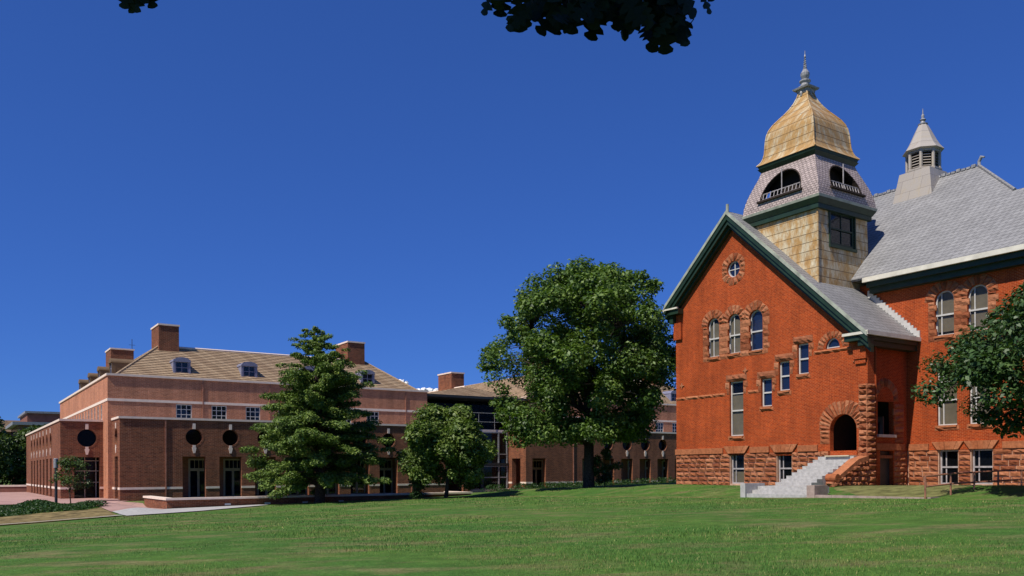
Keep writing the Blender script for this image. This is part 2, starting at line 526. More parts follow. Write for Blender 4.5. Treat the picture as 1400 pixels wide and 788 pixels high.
# ================================================================== the old red brick hall
RN = random.Random(7)
hall = empty('brick_hall', HALL0, YAW)              # local x = into the wall (VX), y = left along the gable front (UX)
tag(hall, 'old red brick hall with rough sandstone base, steep gable and golden domed tower', 'building')
def PG(v=0.0): return lambda a, b, d: (v + d, a, b)          # walls facing the lawn
def PS(u=0.0): return lambda a, b, d: (a, u + d, b)          # walls facing right
GP = PG(0.0); MW = 4.3; MP = PG(MW); SP_ = PS(0.0)

def arch_pts(a0, a1, b0, top, n=10):
    """outline with a round head; top is the crown height"""
    r = (a1 - a0) / 2; c = (a0 + a1) / 2; sp = top - r
    return [(a0, b0), (a1, b0)] + [(c + r * math.cos(t), sp + r * math.sin(t)) for t in [math.pi * k / n for k in range(n + 1)]]
def rect(a0, a1, b0, b1): return [(a0, b0), (a1, b0), (a1, b1), (a0, b1)]
def circ(a, b, r, n=24, r2=None): return [(a + r * math.cos(2 * math.pi * k / n), b + (r2 or r) * math.sin(2 * math.pi * k / n)) for k in range(n)]
def bld(name, mat, parent, fn):
    m = MB(); fn(m); return m.build(name, mat, parent)
def shrink(pts, k):
    ca = (min(p[0] for p in pts) + max(p[0] for p in pts)) / 2; cb = (min(p[1] for p in pts) + max(p[1] for p in pts)) / 2
    ha = (max(p[0] for p in pts) - min(p[0] for p in pts)) / 2; hb = (max(p[1] for p in pts) - min(p[1] for p in pts)) / 2
    return [(ca + (a - ca) * (ha - k) / ha, cb + (b - cb) * (hb - k) / hb) for a, b in pts]

def sash(parent, P, out, rail=None, sill=None, blind=None, depth=.2, fr=.08, frame='white', glass='glass_blue', mull=(), bars=(), sillmat='smoothstone', name='window'):
    """a window: frame, pane, and optionally sill and blind"""
    inn = shrink(out, fr)
    m = MB(); m.ring(P, out, inn, depth - .05, depth + .1)
    a0 = min(p[0] for p in inn); a1 = max(p[0] for p in inn); b0 = min(p[1] for p in inn); b1 = max(p[1] for p in inn)
    if rail: m.pbox(P, a0, a1, rail - .045, rail + .045, depth - .06, depth + .05)
    for a in mull: m.pbox(P, a - .03, a + .03, b0, b1, depth - .02, depth + .05)
    for b in bars: m.pbox(P, a0, a1, b - .025, b + .025, depth - .018, depth + .048)
    w = m.build(name, frame, parent)
    g = MB(); tri = tessellate_polygon([[Vector((a, b, 0)) for a, b in inn]])
    g.add([P(a, b, depth + .02) for a, b in inn], [tuple(t) for t in tri]); g.build('pane', 'glass_lite' if blind else glass, w)
    if blind:
        bm_ = MB(); bm_.pbox(P, a0, a1, blind[0], min(blind[1], b1), depth + .05, depth + .065); bm_.build('blind', 'blind', w)
    if sill:
        s_ = MB(); oa0 = min(p[0] for p in out); oa1 = max(p[0] for p in out); ob = min(p[1] for p in out)
        s_.rough(P, [(oa0 - .12, ob - .26), (oa1 + .12, ob - .26), (oa1 + .12, ob - .005), (oa0 - .12, ob - .005)], .12, RN, 5, 2)
        s_.pbox(P, oa0 + .002, oa1 - .002, ob - .1, ob + .012, -.10, depth)
        s_.build('sill', sillmat, w)
    return w

# --- window and door openings (u, z on the gable front)
arches = [(10.24, 11.2, 8.72, 11.2), (8.55, 9.53, 8.76, 11.2), (6.86, 7.87, 8.74, 11.18)]
w1 = (8.34, 9.42, 3.68, 7.04)
stairw = [(6.2, 6.99, 5.34, 7.0), (4.94, 5.7, 6.17, 7.88), (3.65, 4.4, 7.0, 8.74)]
lun = (1.66, 2.53, 8.24, .5)
basew = [(8.33, 9.41, .76, 2.6), (4.85, 5.87, .8, 2.6)]
door = (.66, 2.3, 2.36, 4.6)
lun_pts = [(lun[0], lun[2]), (lun[1], lun[2])] + [((lun[0] + lun[1]) / 2 + (lun[1] - lun[0]) / 2 * math.cos(t), lun[2] + .56 * math.sin(t)) for t in [math.pi * k / 10 for k in range(1, 10)]]
ROUND = (9.06, 13.95, .5)
gable_holes = [arch_pts(*a) for a in arches] + [rect(*w1)] + [rect(*s) for s in stairw] + [lun_pts, circ(*ROUND), arch_pts(*door)]
RS = .92
PK = (9.07, 17.42)
def roofz_r(u): return PK[1] - RS * (PK[0] - u)
def roofz_l(u): return PK[1] - RS * (u - PK[0])
m = MB()
m.panel(GP, [(14.0, 2.62), (14.0, roofz_l(14.0) - .2), (PK[0], PK[1] - .2), (0, roofz_r(0) - .2), (0, 2.62)], gable_holes, .32)
m.box(.0, 12, 13.998, 14.0, 0, 12.6)                 # far left flank
m.build('gable_wall', 'hall_brick', hall)
# stone base
BZ0, BZ1 = .0, 2.63
def ashlar(m, P, a0, a1, z0, z1, rows, openings, rng, proud=.085, lo=.4, hi=.95):
    h = (z1 - z0) / rows
    for r in range(rows):
        b0 = z0 + r * h; b1 = b0 + h
        free = [(a0, a1)]
        for (o0, o1, oz0, oz1) in openings:
            if oz1 > b0 + .05 and oz0 < b1 - .05:
                nf = []
                for f0, f1 in free:
                    if o1 <= f0 or o0 >= f1: nf.append((f0, f1)); continue
                    if o0 - f0 > .1: nf.append((f0, o0))
                    if f1 - o1 > .1: nf.append((o1, f1))
                free = nf
        for f0, f1 in free:
            a = f0
            while a < f1 - .01:
                w = rng.uniform(lo, hi)
                if f1 - a - w < lo * .7: w = f1 - a
                w = min(w, f1 - a)
                g = .022
                m.rough(P, [(a + g, b0 + g), (a + w - g, b0 + g), (a + w - g, b1 - g), (a + g, b1 - g)], proud, rng, max(3, int(w / .16)), 3)
                a += w
bops = [(a - .02, b + .02, c, d) for a, b, c, d in basew] + [(.55, 2.4, 1.2, 4)]
m = MB(); ashlar(m, GP, .6, 14.05, .05, 2.62, 9, bops, RN); m.build('stone_base', 'sandstone', hall)
m = MB(); m.panel(GP, [(14.0, -.2), (14.0, 2.62), (0, 2.62), (0, -.2)], [rect(*b) for b in basew] + [rect(.66, 2.3, 2.30, 2.615)], .34, .03); m.build('base_backing', 'mortar', hall)
# dressed band and flat basement lintels
m = MB()
cuts = [14.06, 9.9, 9.41 + .0, 8.33, 7.85, 6.35, 5.87, 4.85, 4.4, 3.05]
def band(m, P, a0, a1, z0=2.63, z1=2.98, d=-.09): m.pbox(P, a0, a1, z0, z1, d, .05)
for a0, a1 in ((9.93, 14.06), (6.38, 7.82), (3.05, 4.38)): 
    n = max(1, int((a1 - a0) / 1.5)); w = (a1 - a0) / n
    m = MB()
    for k in range(n): band(m, GP, a0 + k * w + .006, a0 + (k + 1) * w - .006)
    m.build('water_table', 'smoothstone', hall)
def flat_lintel(m, P, a0, a1, z0, z1, n=5, d=-.1, flare=.35):
    for k in range(n):
        s0, s1 = k / n, (k + 1) / n
        A0, A1 = a0 - flare, a1 + flare
        m.prism(P, [(a0 + (a1 - a0) * s0 + .006, z0), (a0 + (a1 - a0) * s1 - .006, z0), (A0 + (A1 - A0) * s1 - .006, z1), (A0 + (A1 - A0) * s0 + .006, z1)], d - .012 * (k % 2), .05)
for b in basew: bld('basement_lintel', 'smoothstone', hall, lambda m: flat_lintel(m, GP, b[0] - .12, b[1] + .12, b[3] + .02, 3.07))

def voussoirs(m, P, c, zc, r0, r1, t0, t1, n, proud, rng, r2k=1.0):
    for k in range(n):
        a0 = t0 + (t1 - t0) * k / n + .025 / r1; a1 = t0 + (t1 - t0) * (k + 1) / n - .025 / r1
        rr = r1 * rng.uniform(.97, 1.06)
        q = [(c + r0 * math.cos(a0), zc + r0 * math.sin(a0)), (c + rr * math.cos(a0), zc + rr * math.sin(a0)),
             (c + rr * math.cos(a1), zc + rr * math.sin(a1)), (c + r0 * math.cos(a1), zc + r0 * math.sin(a1))]
        m.rough(P, q, proud, rng, 4, 2)
def quoins(m, P, a0, a1, z0, z1, rng, h=.34, proud=.07, jit=.12):
    z = z0
    k = 0
    while z < z1 - .05:
        hh = min(h * rng.uniform(.85, 1.15), z1 - z)
        if z1 - z - hh < .12: hh = z1 - z
        e = jit * (k % 2)
        m.rough(P, [(a0 - e, z + .012), (a1, z + .012), (a1, z + hh - .012), (a0 - e, z + hh - .012)], proud, rng, 3, 2)
        z += hh; k += 1
# stone round the three arched windows
m = MB()
for i, (a0, a1, b0, tp) in enumerate(arches):
    r = (a1 - a0) / 2; c = (a0 + a1) / 2
    voussoirs(m, GP, c, tp - r, r + .01, r + .52, 0.0, math.pi, 9, .09, RN)
gaps = [(11.21, 11.6), (9.54, 10.23), (7.88, 8.54), (6.45, 6.85)]
for g0, g1 in gaps: quoins(m, GP, g0 + .01, g1 - .01, 8.5, 10.7 if g1 - g0 > .5 else 10.68, RN)
m.build('arch_surround', 'sandstone', hall)
# round window surround, lunette hood, lintels
m = MB(); voussoirs(m, GP, ROUND[0], ROUND[1], .52, .95, 0, 2 * math.pi, 16, .09, RN); m.build('round_surround', 'sandstone', hall)
m = MB(); voussoirs(m, GP, 2.095, 8.2, .62, .98, 0.05, math.pi - .05, 11, .07, RN); m.build('lunette_hood', 'sandstone', hall)
for (a0, a1, b0, b1) in [w1] + stairw:
    m = MB()
    m.rough(GP, [(a0 - .28, b1 + .01), (a1 + .28, b1 + .01), (a1 + .28, b1 + .42), (a0 - .28, b1 + .42)], .12, RN, 7, 3)
    for (e, z) in ((.34, b1 - .4), (.22, b1 - .78)):
        m.rough(GP, [(a1 + .02, z), (a1 + e, z), (a1 + e, z + .37), (a1 + .02, z + .37)], .06, RN)
        m.rough(GP, [(a0 - e, z), (a0 - .02, z), (a0 - .02, z + .37), (a0 - e, z + .37)], .06, RN)
    m.build('rough_lintel', 'sandstone', hall)
# belt courses
m = MB()
for a0, a1 in ((9.75, 14.03), (7.15, 8.0)):
    m = MB(); a = a0
    while a < a1 - .05:
        w = min(RN.uniform(.8, 1.3), a1 - a)
        m.rough(GP, [(a + .01, 6.2), (a + w - .01, 6.2), (a + w - .01, 6.4), (a + .01, 6.4)], .1, RN, 7, 2); a += w
    m.build('belt_course', 'smoothstone', hall)
m = MB()
for a0, a1 in ((.95, 3.3),):
    m.rough(GP, [(a0, 8.02), (a1, 8.02), (a1, 8.2), (a0, 8.2)], .1, RN, 14, 2)
m.build('belt_course', 'smoothstone', hall)
# great door arch
m = MB()
dr = (door[1] - door[0]) / 2; dc = (door[0] + door[1]) / 2; dz = door[3] - dr
voussoirs(m, GP, dc, dz, dr + .01, dr + .72, 0, math.pi, 17, .1, RN)
quoins(m, GP, door[1] + .02, door[1] + .62, 3.0, dz - .02, RN, .27, .1, .0)
m.build('door_arch', 'sandstone', hall)
# stone corner pier by the door
m = MB()
z = .62
while z < 5.9:
    h = RN.uniform(.26, .36)
    w = .55 if z > 2.6 else .6
    m.rough(GP, [(-.06, z + .014), (w - .02, z + .014), (w - .02, z + h - .014), (-.06, z + h - .014)], .15, RN, 4, 3)
    m.rough(PS(-.02), [(-.1, z + .014), (.62, z + .014), (.62, z + h - .014), (-.1, z + h - .014)], .14, RN, 4, 3)
    z += h
m.build('corner_pier', 'sandstone', hall)
# porch interior behind the door arch, its shade put into a dark colour
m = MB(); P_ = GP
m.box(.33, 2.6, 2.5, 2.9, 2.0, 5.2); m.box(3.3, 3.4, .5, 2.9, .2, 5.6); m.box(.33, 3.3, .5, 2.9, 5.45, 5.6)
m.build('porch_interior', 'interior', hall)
m = MB(); m.box(-.02, 3.3, .45, 2.55, 2.2, 2.36); m.build('porch_floor', 'sandstone', hall)
m = MB(); m.box(2.45, 2.55, .7, 2.3, 2.36, 4.5); hd = m.build('door', 'darkframe', hall)
m = MB(); m.box(2.42, 2.449, .9, 1.45, 3.2, 4.2); m.box(2.42, 2.449, 1.6, 2.15, 3.2, 4.2); m.build('pane', 'glass', hd)

# windows of the gable
for i, a in enumerate(arches):
    sash(hall, GP, arch_pts(*a), rail=9.9, sill=True, depth=.2, mull=() if i == 2 else ((a[0] + a[1]) / 2 + .12,), blind=(8.8, 10.9) if i < 2 else None)
sash(hall, GP, rect(*w1), rail=5.25, sill=True, bars=(6.3,), blind=(3.75, 6.3), mull=())
for s in stairw: sash(hall, GP, rect(*s), rail=(s[2] + s[3]) / 2, sill=True)
sash(hall, GP, lun_pts, depth=.15, fr=.07)
sash(hall, GP, circ(*ROUND), depth=.17, fr=.07, mull=(ROUND[0],), bars=(ROUND[1],))
for b in basew: sash(hall, GP, rect(*b), rail=1.68, depth=.25, frame='weathered', glass='glass_dark', mull=((b[1] - .28),), blind=(.8, 1.5) if b[0] > 8 else None)
# star shaped anchor plates
def star(m, P, a, b, r=.2):
    pts = [(a + (r if k % 2 == 0 else r * .4) * math.cos(math.pi * k / 4), b + (r if k % 2 == 0 else r * .4) * math.sin(math.pi * k / 4)) for k in range(8)]
    m.prism(P, pts, -.06, -.005)
for a, b in ((13.45, 7.15), (8.15, 7.62), (.65, 7.35)):
    m = MB(); star(m, GP, a, b); m.build('anchor_plate', 'sandstone', hall)

# side of the projecting wing (faces right, in the shade)
m = MB()
m.panel(SP_, [(0, 0), (.62, 0), (.62, 8.9), (0, 8.9)], [], .1, 0)
m.box(.62, .63, 0, .4, 0, 8.9)
m.panel(PS(.4), [(.62, -.2), (MW, -.2), (MW, 9), (.62, 9)], [rect(1.5, 3.0, 3.5, 5.3), rect(1.7, 2.95, .72, 2.6)], .3)
m.build('side_wall', 'hall_brick', hall)
m = MB(); m.pbox(PS(.4), .66, 3.9, 2.65, 3.0, -.1, .05); m.build('side_water_table', 'smoothstone', hall)
m = MB(); quoins(m, PS(.4), 3.1, 3.95, 3.05, 5.2, RN, .34, .12); m.build('side_quoin', 'sandstone', hall)
m = MB(); ashlar(m, PS(.4), 3.0, 4.2, .6, 2.62, 7, [], RN); m.build('side_base', 'sandstone', hall)
m = MB()
voussoirs(m, PS(.4), 2.25, 5.32, .76, 1.2, 0, math.pi, 9, .1, RN); m.build('side_stone', 'sandstone', hall)
m = MB(); m.pbox(PS(.4), 1.42, 3.08, 3.34, 3.49, -.12, .28); m.build('sill', 'white', hall)
m = MB(); m.pbox(PS(.4), 1.72, 2.93, .72, 2.58, .24, .3); m.build('basement_door', 'darkframe', hall)
m = MB(); m.tube([(.66, -.03, .8), (.66, -.03, 8.5)], .05, 8); m.build('downspout', 'hall_brick', hall)

# main block, front wall
mw = [(-2.26, -1.2, 8.77, 11.2), (-4.02, -2.97, 8.78, 11.2)]
f2 = [(-2.4, -1.3, 3.93, 7.04), (-4.12, -3.03, 3.93, 7.04)]
bw_ = [(-2.42, -1.38, .78, 2.62), (-4.2, -3.12, .8, 2.62)]
ext3 = [(-7.3, -6.25, 8.78, 11.2), (-9.1, -8.05, 8.78, 11.2)]
ext2 = [(-7.35, -6.25, 3.93, 7.04), (-9.1, -8.0, 3.93, 7.04)]
m = MB()
m.panel(MP, [(3.3, 2.62), (3.3, 12.3), (-18, 12.3), (-18, 2.62)], [arch_pts(*a) for a in mw + ext3] + [rect(*a) for a in f2 + ext2], .32)
m.box(MW, 17, -18.0, -17.99, 0, 12.3); m.box(16.99, 17, -18, 13, 0, 12.3); m.box(8, 17, 12.99, 13, 0, 12.3)
m.build('main_wall', 'hall_brick', hall)
m = MB(); ashlar(m, MP, -18, .35, .05, 2.62, 9, [(a - .02, b + .02, c, d) for a, b, c, d in bw_], RN); m.build('main_stone_base', 'sandstone', hall)
m = MB(); m.panel(MP, [(3.3, -.2), (3.3, 2.62), (-18, 2.62), (-18, -.2)], [rect(*b) for b in bw_], .34, .03); m.build('main_base_backing', 'mortar', hall)
m = MB()
for a0, a1 in ((-.86, .3), (-8, -4.72), (-18, -8.02)):
    n = max(1, int((a1 - a0) / 1.5)); w = (a1 - a0) / n
    m = MB()
    for k in range(n): band(m, MP, a0 + k * w + .006, a0 + (k + 1) * w - .006)
    m.build('main_water_table', 'smoothstone', hall)
for b in bw_: bld('main_basement_lintel', 'smoothstone', hall, lambda m: flat_lintel(m, MP, b[0] - .05, b[1] + .05, b[3] + .02, 3.07, flare=.3))
for (a0, a1, b0, tp) in mw + ext3:
    r = (a1 - a0) / 2; c = (a0 + a1) / 2; m = MB()
    voussoirs(m, MP, c, tp - r, r + .01, r + .5, 0, math.pi, 9, .09, RN)
    quoins(m, MP, a0 - .42, a0 - .01, 8.5, tp - r, RN); quoins(m, MP, a1 + .01, a1 + .36, 8.5, tp - r, RN)
    m.build('arch_surround', 'sandstone', hall)
for (a0, a1, b0, b1) in f2 + ext2:
    m = MB(); m.rough(MP, [(a0 - .28, b1 + .01), (a1 + .28, b1 + .01), (a1 + .28, b1 + .42), (a0 - .28, b1 + .42)], .12, RN, 7, 3); m.build('rough_lintel', 'sandstone', hall)
for a in mw + ext3: sash(hall, MP, arch_pts(*a), rail=9.9, sill=True, blind=(9.0, 11.2), mull=(a[1] - .3,))
for a in f2 + ext2: sash(hall, MP, rect(*a), rail=5.3, sill=True, bars=(6.3,), blind=(3.95, 6.2), mull=(a[1] - .28,))
for b in bw_: sash(hall, MP, rect(*b), rail=1.7, depth=.25, frame='weathered', glass='glass_dark', mull=(b[1] - .3,))
# dark core added inside so that no daylight shines through
m = MB()
m.box(1.2, 11.5, 3.3, 13.6, .2, 8.3); m.box(MW + 1.2, 16.6, -17.6, 3.3, .2, 11.9); m.build('daylight_block', 'interior', hall)

# roofs
def slab(m, pts, t=.14):
    n = (Vector(pts[1]) - Vector(pts[0])).cross(Vector(pts[2]) - Vector(pts[0])).normalized()
    if n.z < 0: n = -n
    k = len(pts)
    m.add([Vector(p) for p in pts] + [Vector(p) - n * t for p in pts], [tuple(range(k)), tuple(reversed(range(k, 2 * k)))] + [(i, k + i, k + (i + 1) % k, (i + 1) % k) for i in range(k)])
RU0, RU1 = -.38, 14.5
m = MB()
slab(m, [(-.55, RU0, roofz_r(RU0)), (-.55, PK[0], PK[1]), (11, PK[0], PK[1]), (4.35, RU0, roofz_r(RU0))])
slab(m, [(-.55, RU1, roofz_l(RU1)), (12, RU1, roofz_l(RU1)), (12, PK[0], PK[1]), (-.55, PK[0], PK[1])])
m.build('gable_roof', 'slate', hall)
EZ, EV, RV, RZ = 12.58, 3.45, 10.4, 19.45
m = MB()
slab(m, [(EV, 13.5, EZ), (EV, -18.5, EZ), (7.48, -18.5, 16.56), (7.48, -3.86, 16.56), (RV, -.48, RZ), (RV, 7.3, RZ)])
slab(m, [(17.4, 13.5, EZ), (RV, 7.3, RZ), (RV, -.48, RZ), (17.4, -7, EZ)])
slab(m, [(EV, 13.5, EZ), (RV, 7.3, RZ), (17.4, 13.5, EZ)])
slab(m, [(RV, -.48, RZ), (7.48, -3.86, 16.56), (12.0, -6.0, 14.0), (17.4, -7, EZ)])
slab(m, [(7.48, -3.86, 16.56), (7.48, -18.5, 16.56), (11.4, -18.5, EZ), (11.4, -3.86, EZ)])
m.build('main_roof', 'slate', hall)
m = MB()
for k in range(26):
    u = -.3 + k * .3
    m.box(RV - .1, RV + .1, u, u + .24, RZ - .02, RZ + (.10 if k % 3 else .16))
m.build('ridge_cresting', 'finial', hall)
m = MB(); m.tube([(RV, -.48, RZ), (RV, -.48, RZ + .25), (RV, -.62, RZ + .5), (RV, -.8, RZ + .42)], [.1, .09, .1, .05], 8); m.build('hip_finial', 'finial', hall)
m = MB(); m.tube([(RV, -.48, RZ + .03), (7.48, -3.86, 16.59)], .09, 6); m.build('hip_roll', 'slate', hall)
m = MB(); m.tube([(-.5, PK[0], PK[1] - .1), (-.5, PK[0], PK[1] + .42)], .09, 8); m.build('gable_finial', 'greygreen', hall)

def raked(m, v0, v1, off0, off1, ends=(RU0, RU1)):
    """a moulding under both slopes of the gable, between two depths below the roof"""
    for sgn, ue, fz in ((-1, ends[0], roofz_r), (1, ends[1], roofz_l)):
        ze = fz(ue)
        q = [(v0, ue, ze - off0), (v0, PK[0], PK[1] - off0), (v0, PK[0], PK[1] - off1), (v0, ue, ze - off1)]
        q2 = [(v1, b, c) for (a, b, c) in q]
        m.add(q + q2, [(0, 1, 2, 3), (7, 6, 5, 4), (0, 4, 5, 1), (1, 5, 6, 2), (2, 6, 7, 3), (3, 7, 4, 0)])
m = MB(); raked(m, -.6, -.5, .2, .52); raked(m, -.5, -.28, .3, .8); raked(m, -.28, -.01, .3, 1.02); m.build('rake_board', 'green', hall)
m = MB(); raked(m, -.66, -.552, -.02, .2); m.build('rake_edge', 'greygreen', hall)
# eave returns and the wing's side eave
m = MB()
m.box(-.5, 0, -.3, 1.05, 8.38, 8.72); m.box(0, MW - .1, -.3, .42, 8.38, 8.6); m.box(-.4, MW, -.2, 0.3, 8.1, 8.38)
m.build('eave_cornice', 'green', hall); m = MB()
m.box(-.5, 1.0, 13.3, 14.5, 11.85, 12.2); m.box(-.3, 12, 13.98, 14.3, 11.3, 12.0)
m.build('eave_cornice', 'green', hall)
m = MB()
m.box(-.62, MW, -.44, -.3, 8.62, 8.84); m.box(-.62, -.5, -.44, 1.1, 8.66, 8.80)
m.build('eave_gutter', 'cream', hall); m = MB()
m.box(-.62, 1.0, 14.5, 14.6, 12.05, 12.28); m.box(-.62, -.5, 13.3, 14.5, 12.16, 12.26)
m.build('eave_gutter', 'cream', hall)
m = MB(); m.box(-.16, -.001, .0, .75, 7.45, 8.1); m.box(-.1, -.001, .06, .69, 7.2, 7.45); m.build('corbel', 'hall_brick', hall); m = MB(); m.box(-.16, -.001, 13.4, 14.06, 10.2, 11.3); m.build('corbel', 'hall_brick', hall)
m = MB()
m.box(EV + .1, MW, -18, 2.4, 12.0, 12.3); m.box(EV + .4, MW, -18, 2.4, 11.7, 12.0); m.box(EV + .02, MW, -18.2, 2.45, 12.3, 12.5)
m.build('main_cornice', 'green', hall)
m = MB(); m.box(EV - .14, EV + .02, -18.2, 2.5, 12.28, 12.54); m.build('main_gutter', 'cream', hall)
# stepped flashing where the wing's roof meets the main wall
m = MB()
for k in range(17):
    u = 2.75 - k * .185; z = roofz_r(u)
    m.box(MW - .09, MW - .005, u - .185, u, z - .1, z + .34)
m.build('stepped_flashing', 'white', hall)

# --- tower
TC = (2.85, 5.73)                       # local x (v), y (u)
def lean(z): return max(0, z - 17.0) * .02
def sq(h, z, du=0.0): 
    y = TC[1] + lean(z); x = TC[0]
    return [(x - h, y - h, z), (x - h, y + h, z), (x + h, y + h, z), (x + h, y - h, z)]
TB, TT = 2.43, 2.33
m = MB()
zt, zb = 16.55, 9.6
def hw(z): return TB + (TT - TB) * (z - 11) / (zt - 11)
PTf = lambda a, b, d: (TC[0] + (a) , TC[1] - hw(b) + d, b)
TW = (-1.25, 1.05, 14.42, 16.42)
m.panel(PTf, [(-TB - .02, zb), (TB + .02, zb), (TT, zt), (-TT, zt)], [rect(*TW)], .2)
b_, t_ = sq(hw(zb), zb), sq(hw(zt), zt)
for k in (0, 1, 2): m.quad(b_[k], b_[k + 1], t_[k + 1], t_[k])
m.build('tower_shaft', 'tin', hall)
m = MB(); m.tube([(TC[0] - hw(11), TC[1] - hw(11), 11), (TC[0] - TT, TC[1] - TT, zt)], .06, 6); m.build('tower_corner_bead', 'tin_dome', hall)
tw = sash(hall, PTf, rect(*TW), rail=15.4, depth=.08, fr=.16, frame='green', mull=(-.1,), glass='glass')
m = MB(); m.pbox(PTf, TW[0] - .12, TW[1] + .12, TW[2] - .16, TW[2], -.1, .1); m.pbox(PTf, TW[0] - .1, TW[0], TW[2], TW[3] + .1, -.06, .1); m.pbox(PTf, TW[1], TW[1] + .1, TW[2], TW[3] + .1, -.06, .1); m.build('casing', 'green', tw)
m = MB(); m.box(TC[0] - 2, TC[0] + 2, TC[1] - 1.6, TC[1] + 2, 9.7, 16.5); m.build('tower_core', 'interior', hall)
m = MB(); m.box(TC[0] - 2.52, TC[0] + 2.52, TC[1] - 2.52, TC[1] + 2.52, 16.3, 16.56); m.build('tower_frieze', 'green', hall)
def ringslab(m, h0, z0, h1, z1):
    a, b = sq(h0, z0), sq(h1, z1)
    m.add(a + b, [(3, 2, 1, 0), (4, 5, 6, 7), (0, 1, 5, 4), (1, 2, 6, 5), (2, 3, 7, 6), (3, 0, 4, 7)])
m = MB(); ringslab(m, 2.55, 16.56, 2.72, 16.85); m.build('tower_cornice', 'green', hall)
m = MB(); ringslab(m, 2.72, 16.86, 2.76, 17.0); m.build('tower_cornice_edge', 'greygreen', hall)
# belfry with four arched openings in curved shingled sides
BP = [(17.0, 2.70), (17.4, 2.66), (17.75, 2.58), (18.15, 2.46), (18.5, 2.32), (18.9, 2.16), (19.25, 2.01), (19.65, 1.88), (19.8, 1.86)]
def bh(z): return float(np.interp(z, [p[0] for p in BP], [p[1] for p in BP]))
def side_pt(side, s, z, inset=0.0):
    h = bh(z) - inset; y0 = TC[1] + lean(z); x0 = TC[0]
    a = s * bh(z)
    return [(x0 - h, y0 + a, z), (x0 + a, y0 - h, z), (x0 + h, y0 - a, z), (x0 - a, y0 + h, z)][side]
OZ0, OZ1, OW = 17.62, 19.18, 1.40        # opening: sill, crown, half width
def in_open(a, z): return z > OZ0 and (a / OW) ** 2 + ((z - OZ0) / (OZ1 - OZ0)) ** 2 < 1
m = MB(); mi = MB()
NS, NZ = 90, 56
for side in range(4):
    idx = {}
    def vid(i, j):
        k = (i, j)
        if k not in idx:
            z = 17.0 + 2.8 * j / NZ; s = -1 + 2 * i / NS
            idx[k] = len(m.v); m.v.append(side_pt(side, s, z))
        return idx[k]
    for j in range(NZ):
        zc = 17.0 + 2.8 * (j + .5) / NZ
        for i in range(NS):
            sc = -1 + 2 * (i + .5) / NS
            if in_open(sc * bh(zc), zc): continue
            m.f.append((vid(i, j), vid(i + 1, j), vid(i + 1, j + 1), vid(i, j + 1)))
    # reveal of the opening
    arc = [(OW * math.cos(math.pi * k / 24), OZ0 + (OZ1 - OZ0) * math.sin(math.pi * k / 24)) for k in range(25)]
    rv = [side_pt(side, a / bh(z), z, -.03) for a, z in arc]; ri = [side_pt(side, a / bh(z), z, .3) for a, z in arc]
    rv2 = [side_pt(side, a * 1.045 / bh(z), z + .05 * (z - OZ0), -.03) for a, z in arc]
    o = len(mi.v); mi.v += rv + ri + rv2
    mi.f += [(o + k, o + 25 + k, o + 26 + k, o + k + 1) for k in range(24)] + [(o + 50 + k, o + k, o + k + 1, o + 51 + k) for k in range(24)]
    # sill
    o = len(mi.v); mi.v += [side_pt(side, s, z, q) for z in (OZ0 - .12, OZ0) for s, q in ((-.6, -.16), (.6, -.16), (.6, .3), (-.6, .3))]
    mi.f += [(o + 3, o + 2, o + 1, o), (o + 4, o + 5, o + 6, o + 7), (o, o + 1, o + 5, o + 4), (o + 1, o + 2, o + 6, o + 5), (o + 3, o, o + 4, o + 7)]
m.build('belfry', 'shingle', hall)
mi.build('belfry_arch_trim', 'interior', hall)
m = MB(); ringslab(m, 2.35, 17.25, 2.35, 17.3); ringslab(m, 1.8, 19.5, 1.8, 19.6); m.build('belfry_floor', 'interior', hall)
m = MB(); ringslab(m, 1.55, 17.3, 1.5, 19.5); m.build('belfry_sky_block', 'interior', hall)  # added dark core, hides the sky behind the belfry openings
for side in range(4):
    m = MB()
    za, zb2 = OZ0 + .08, OZ0 + .42
    for z, r in ((za, .022), (zb2, .032)):
        hwid = OW * math.sqrt(max(0, 1 - ((z - OZ0) / (OZ1 - OZ0)) ** 2)) * .97
        m.tube([side_pt(side, -hwid / bh(z), z, .06), side_pt(side, hwid / bh(z), z, .06)], r, 6)
    for k in range(11):
        s = (-1 + 2 * k / 10) * OW * .93
        m.tube([side_pt(side, s / bh(za), za, .06), side_pt(side, s / bh(zb2), zb2, .06)], .026, 6)
    pa = side_pt(side, .04, OZ0, .3); m.tube([pa, (pa[0], pa[1], OZ1 + .1)], .035, 6)
    m.build('balustrade', 'weathered', hall)
m = MB(); ringslab(m, 1.9, 19.6, 2.06, 19.8); ringslab(m, 1.98, 19.8, 2.05, 20.0); m.build('dome_cornice', 'green', hall)
DP = [(20.0, 2.09), (20.06, 2.03), (20.2, 1.91), (20.4, 1.82), (20.7, 1.75), (21.1, 1.72), (21.5, 1.695), (21.85, 1.64), (22.15, 1.54), (22.45, 1.37), (22.75, 1.13), (23.05, .88), (23.35, .67), (23.65, .50), (23.95, .38), (24.25, .30)]
m = MB()
rings = [sq(h, z) for z, h in DP]
NSD = 10
for side in range(4):
    vs = []
    for rg in rings:
        a, b = Vector(rg[side]), Vector(rg[(side + 1) % 4])
        for i in range(NSD + 1): vs.append(a.lerp(b, i / NSD))
    m.add(vs, [(j * (NSD + 1) + i, j * (NSD + 1) + i + 1, (j + 1) * (NSD + 1) + i + 1, (j + 1) * (NSD + 1) + i) for j in range(len(rings) - 1) for i in range(NSD)])
m.poly(rings[0][::-1])
m.build('dome', 'tin_dome', hall)
m = MB()
for k in range(4): m.tube([rg[k] for rg in rings], .055, 6)
m.build('dome_hip_roll', 'tin_dome', hall)
fx, fy = TC[0], TC[1] + lean(25.5) + .03
m = MB()
ringslab(m, .36, 24.2, .40, 24.42); ringslab(m, .52, 24.42, .56, 24.52)
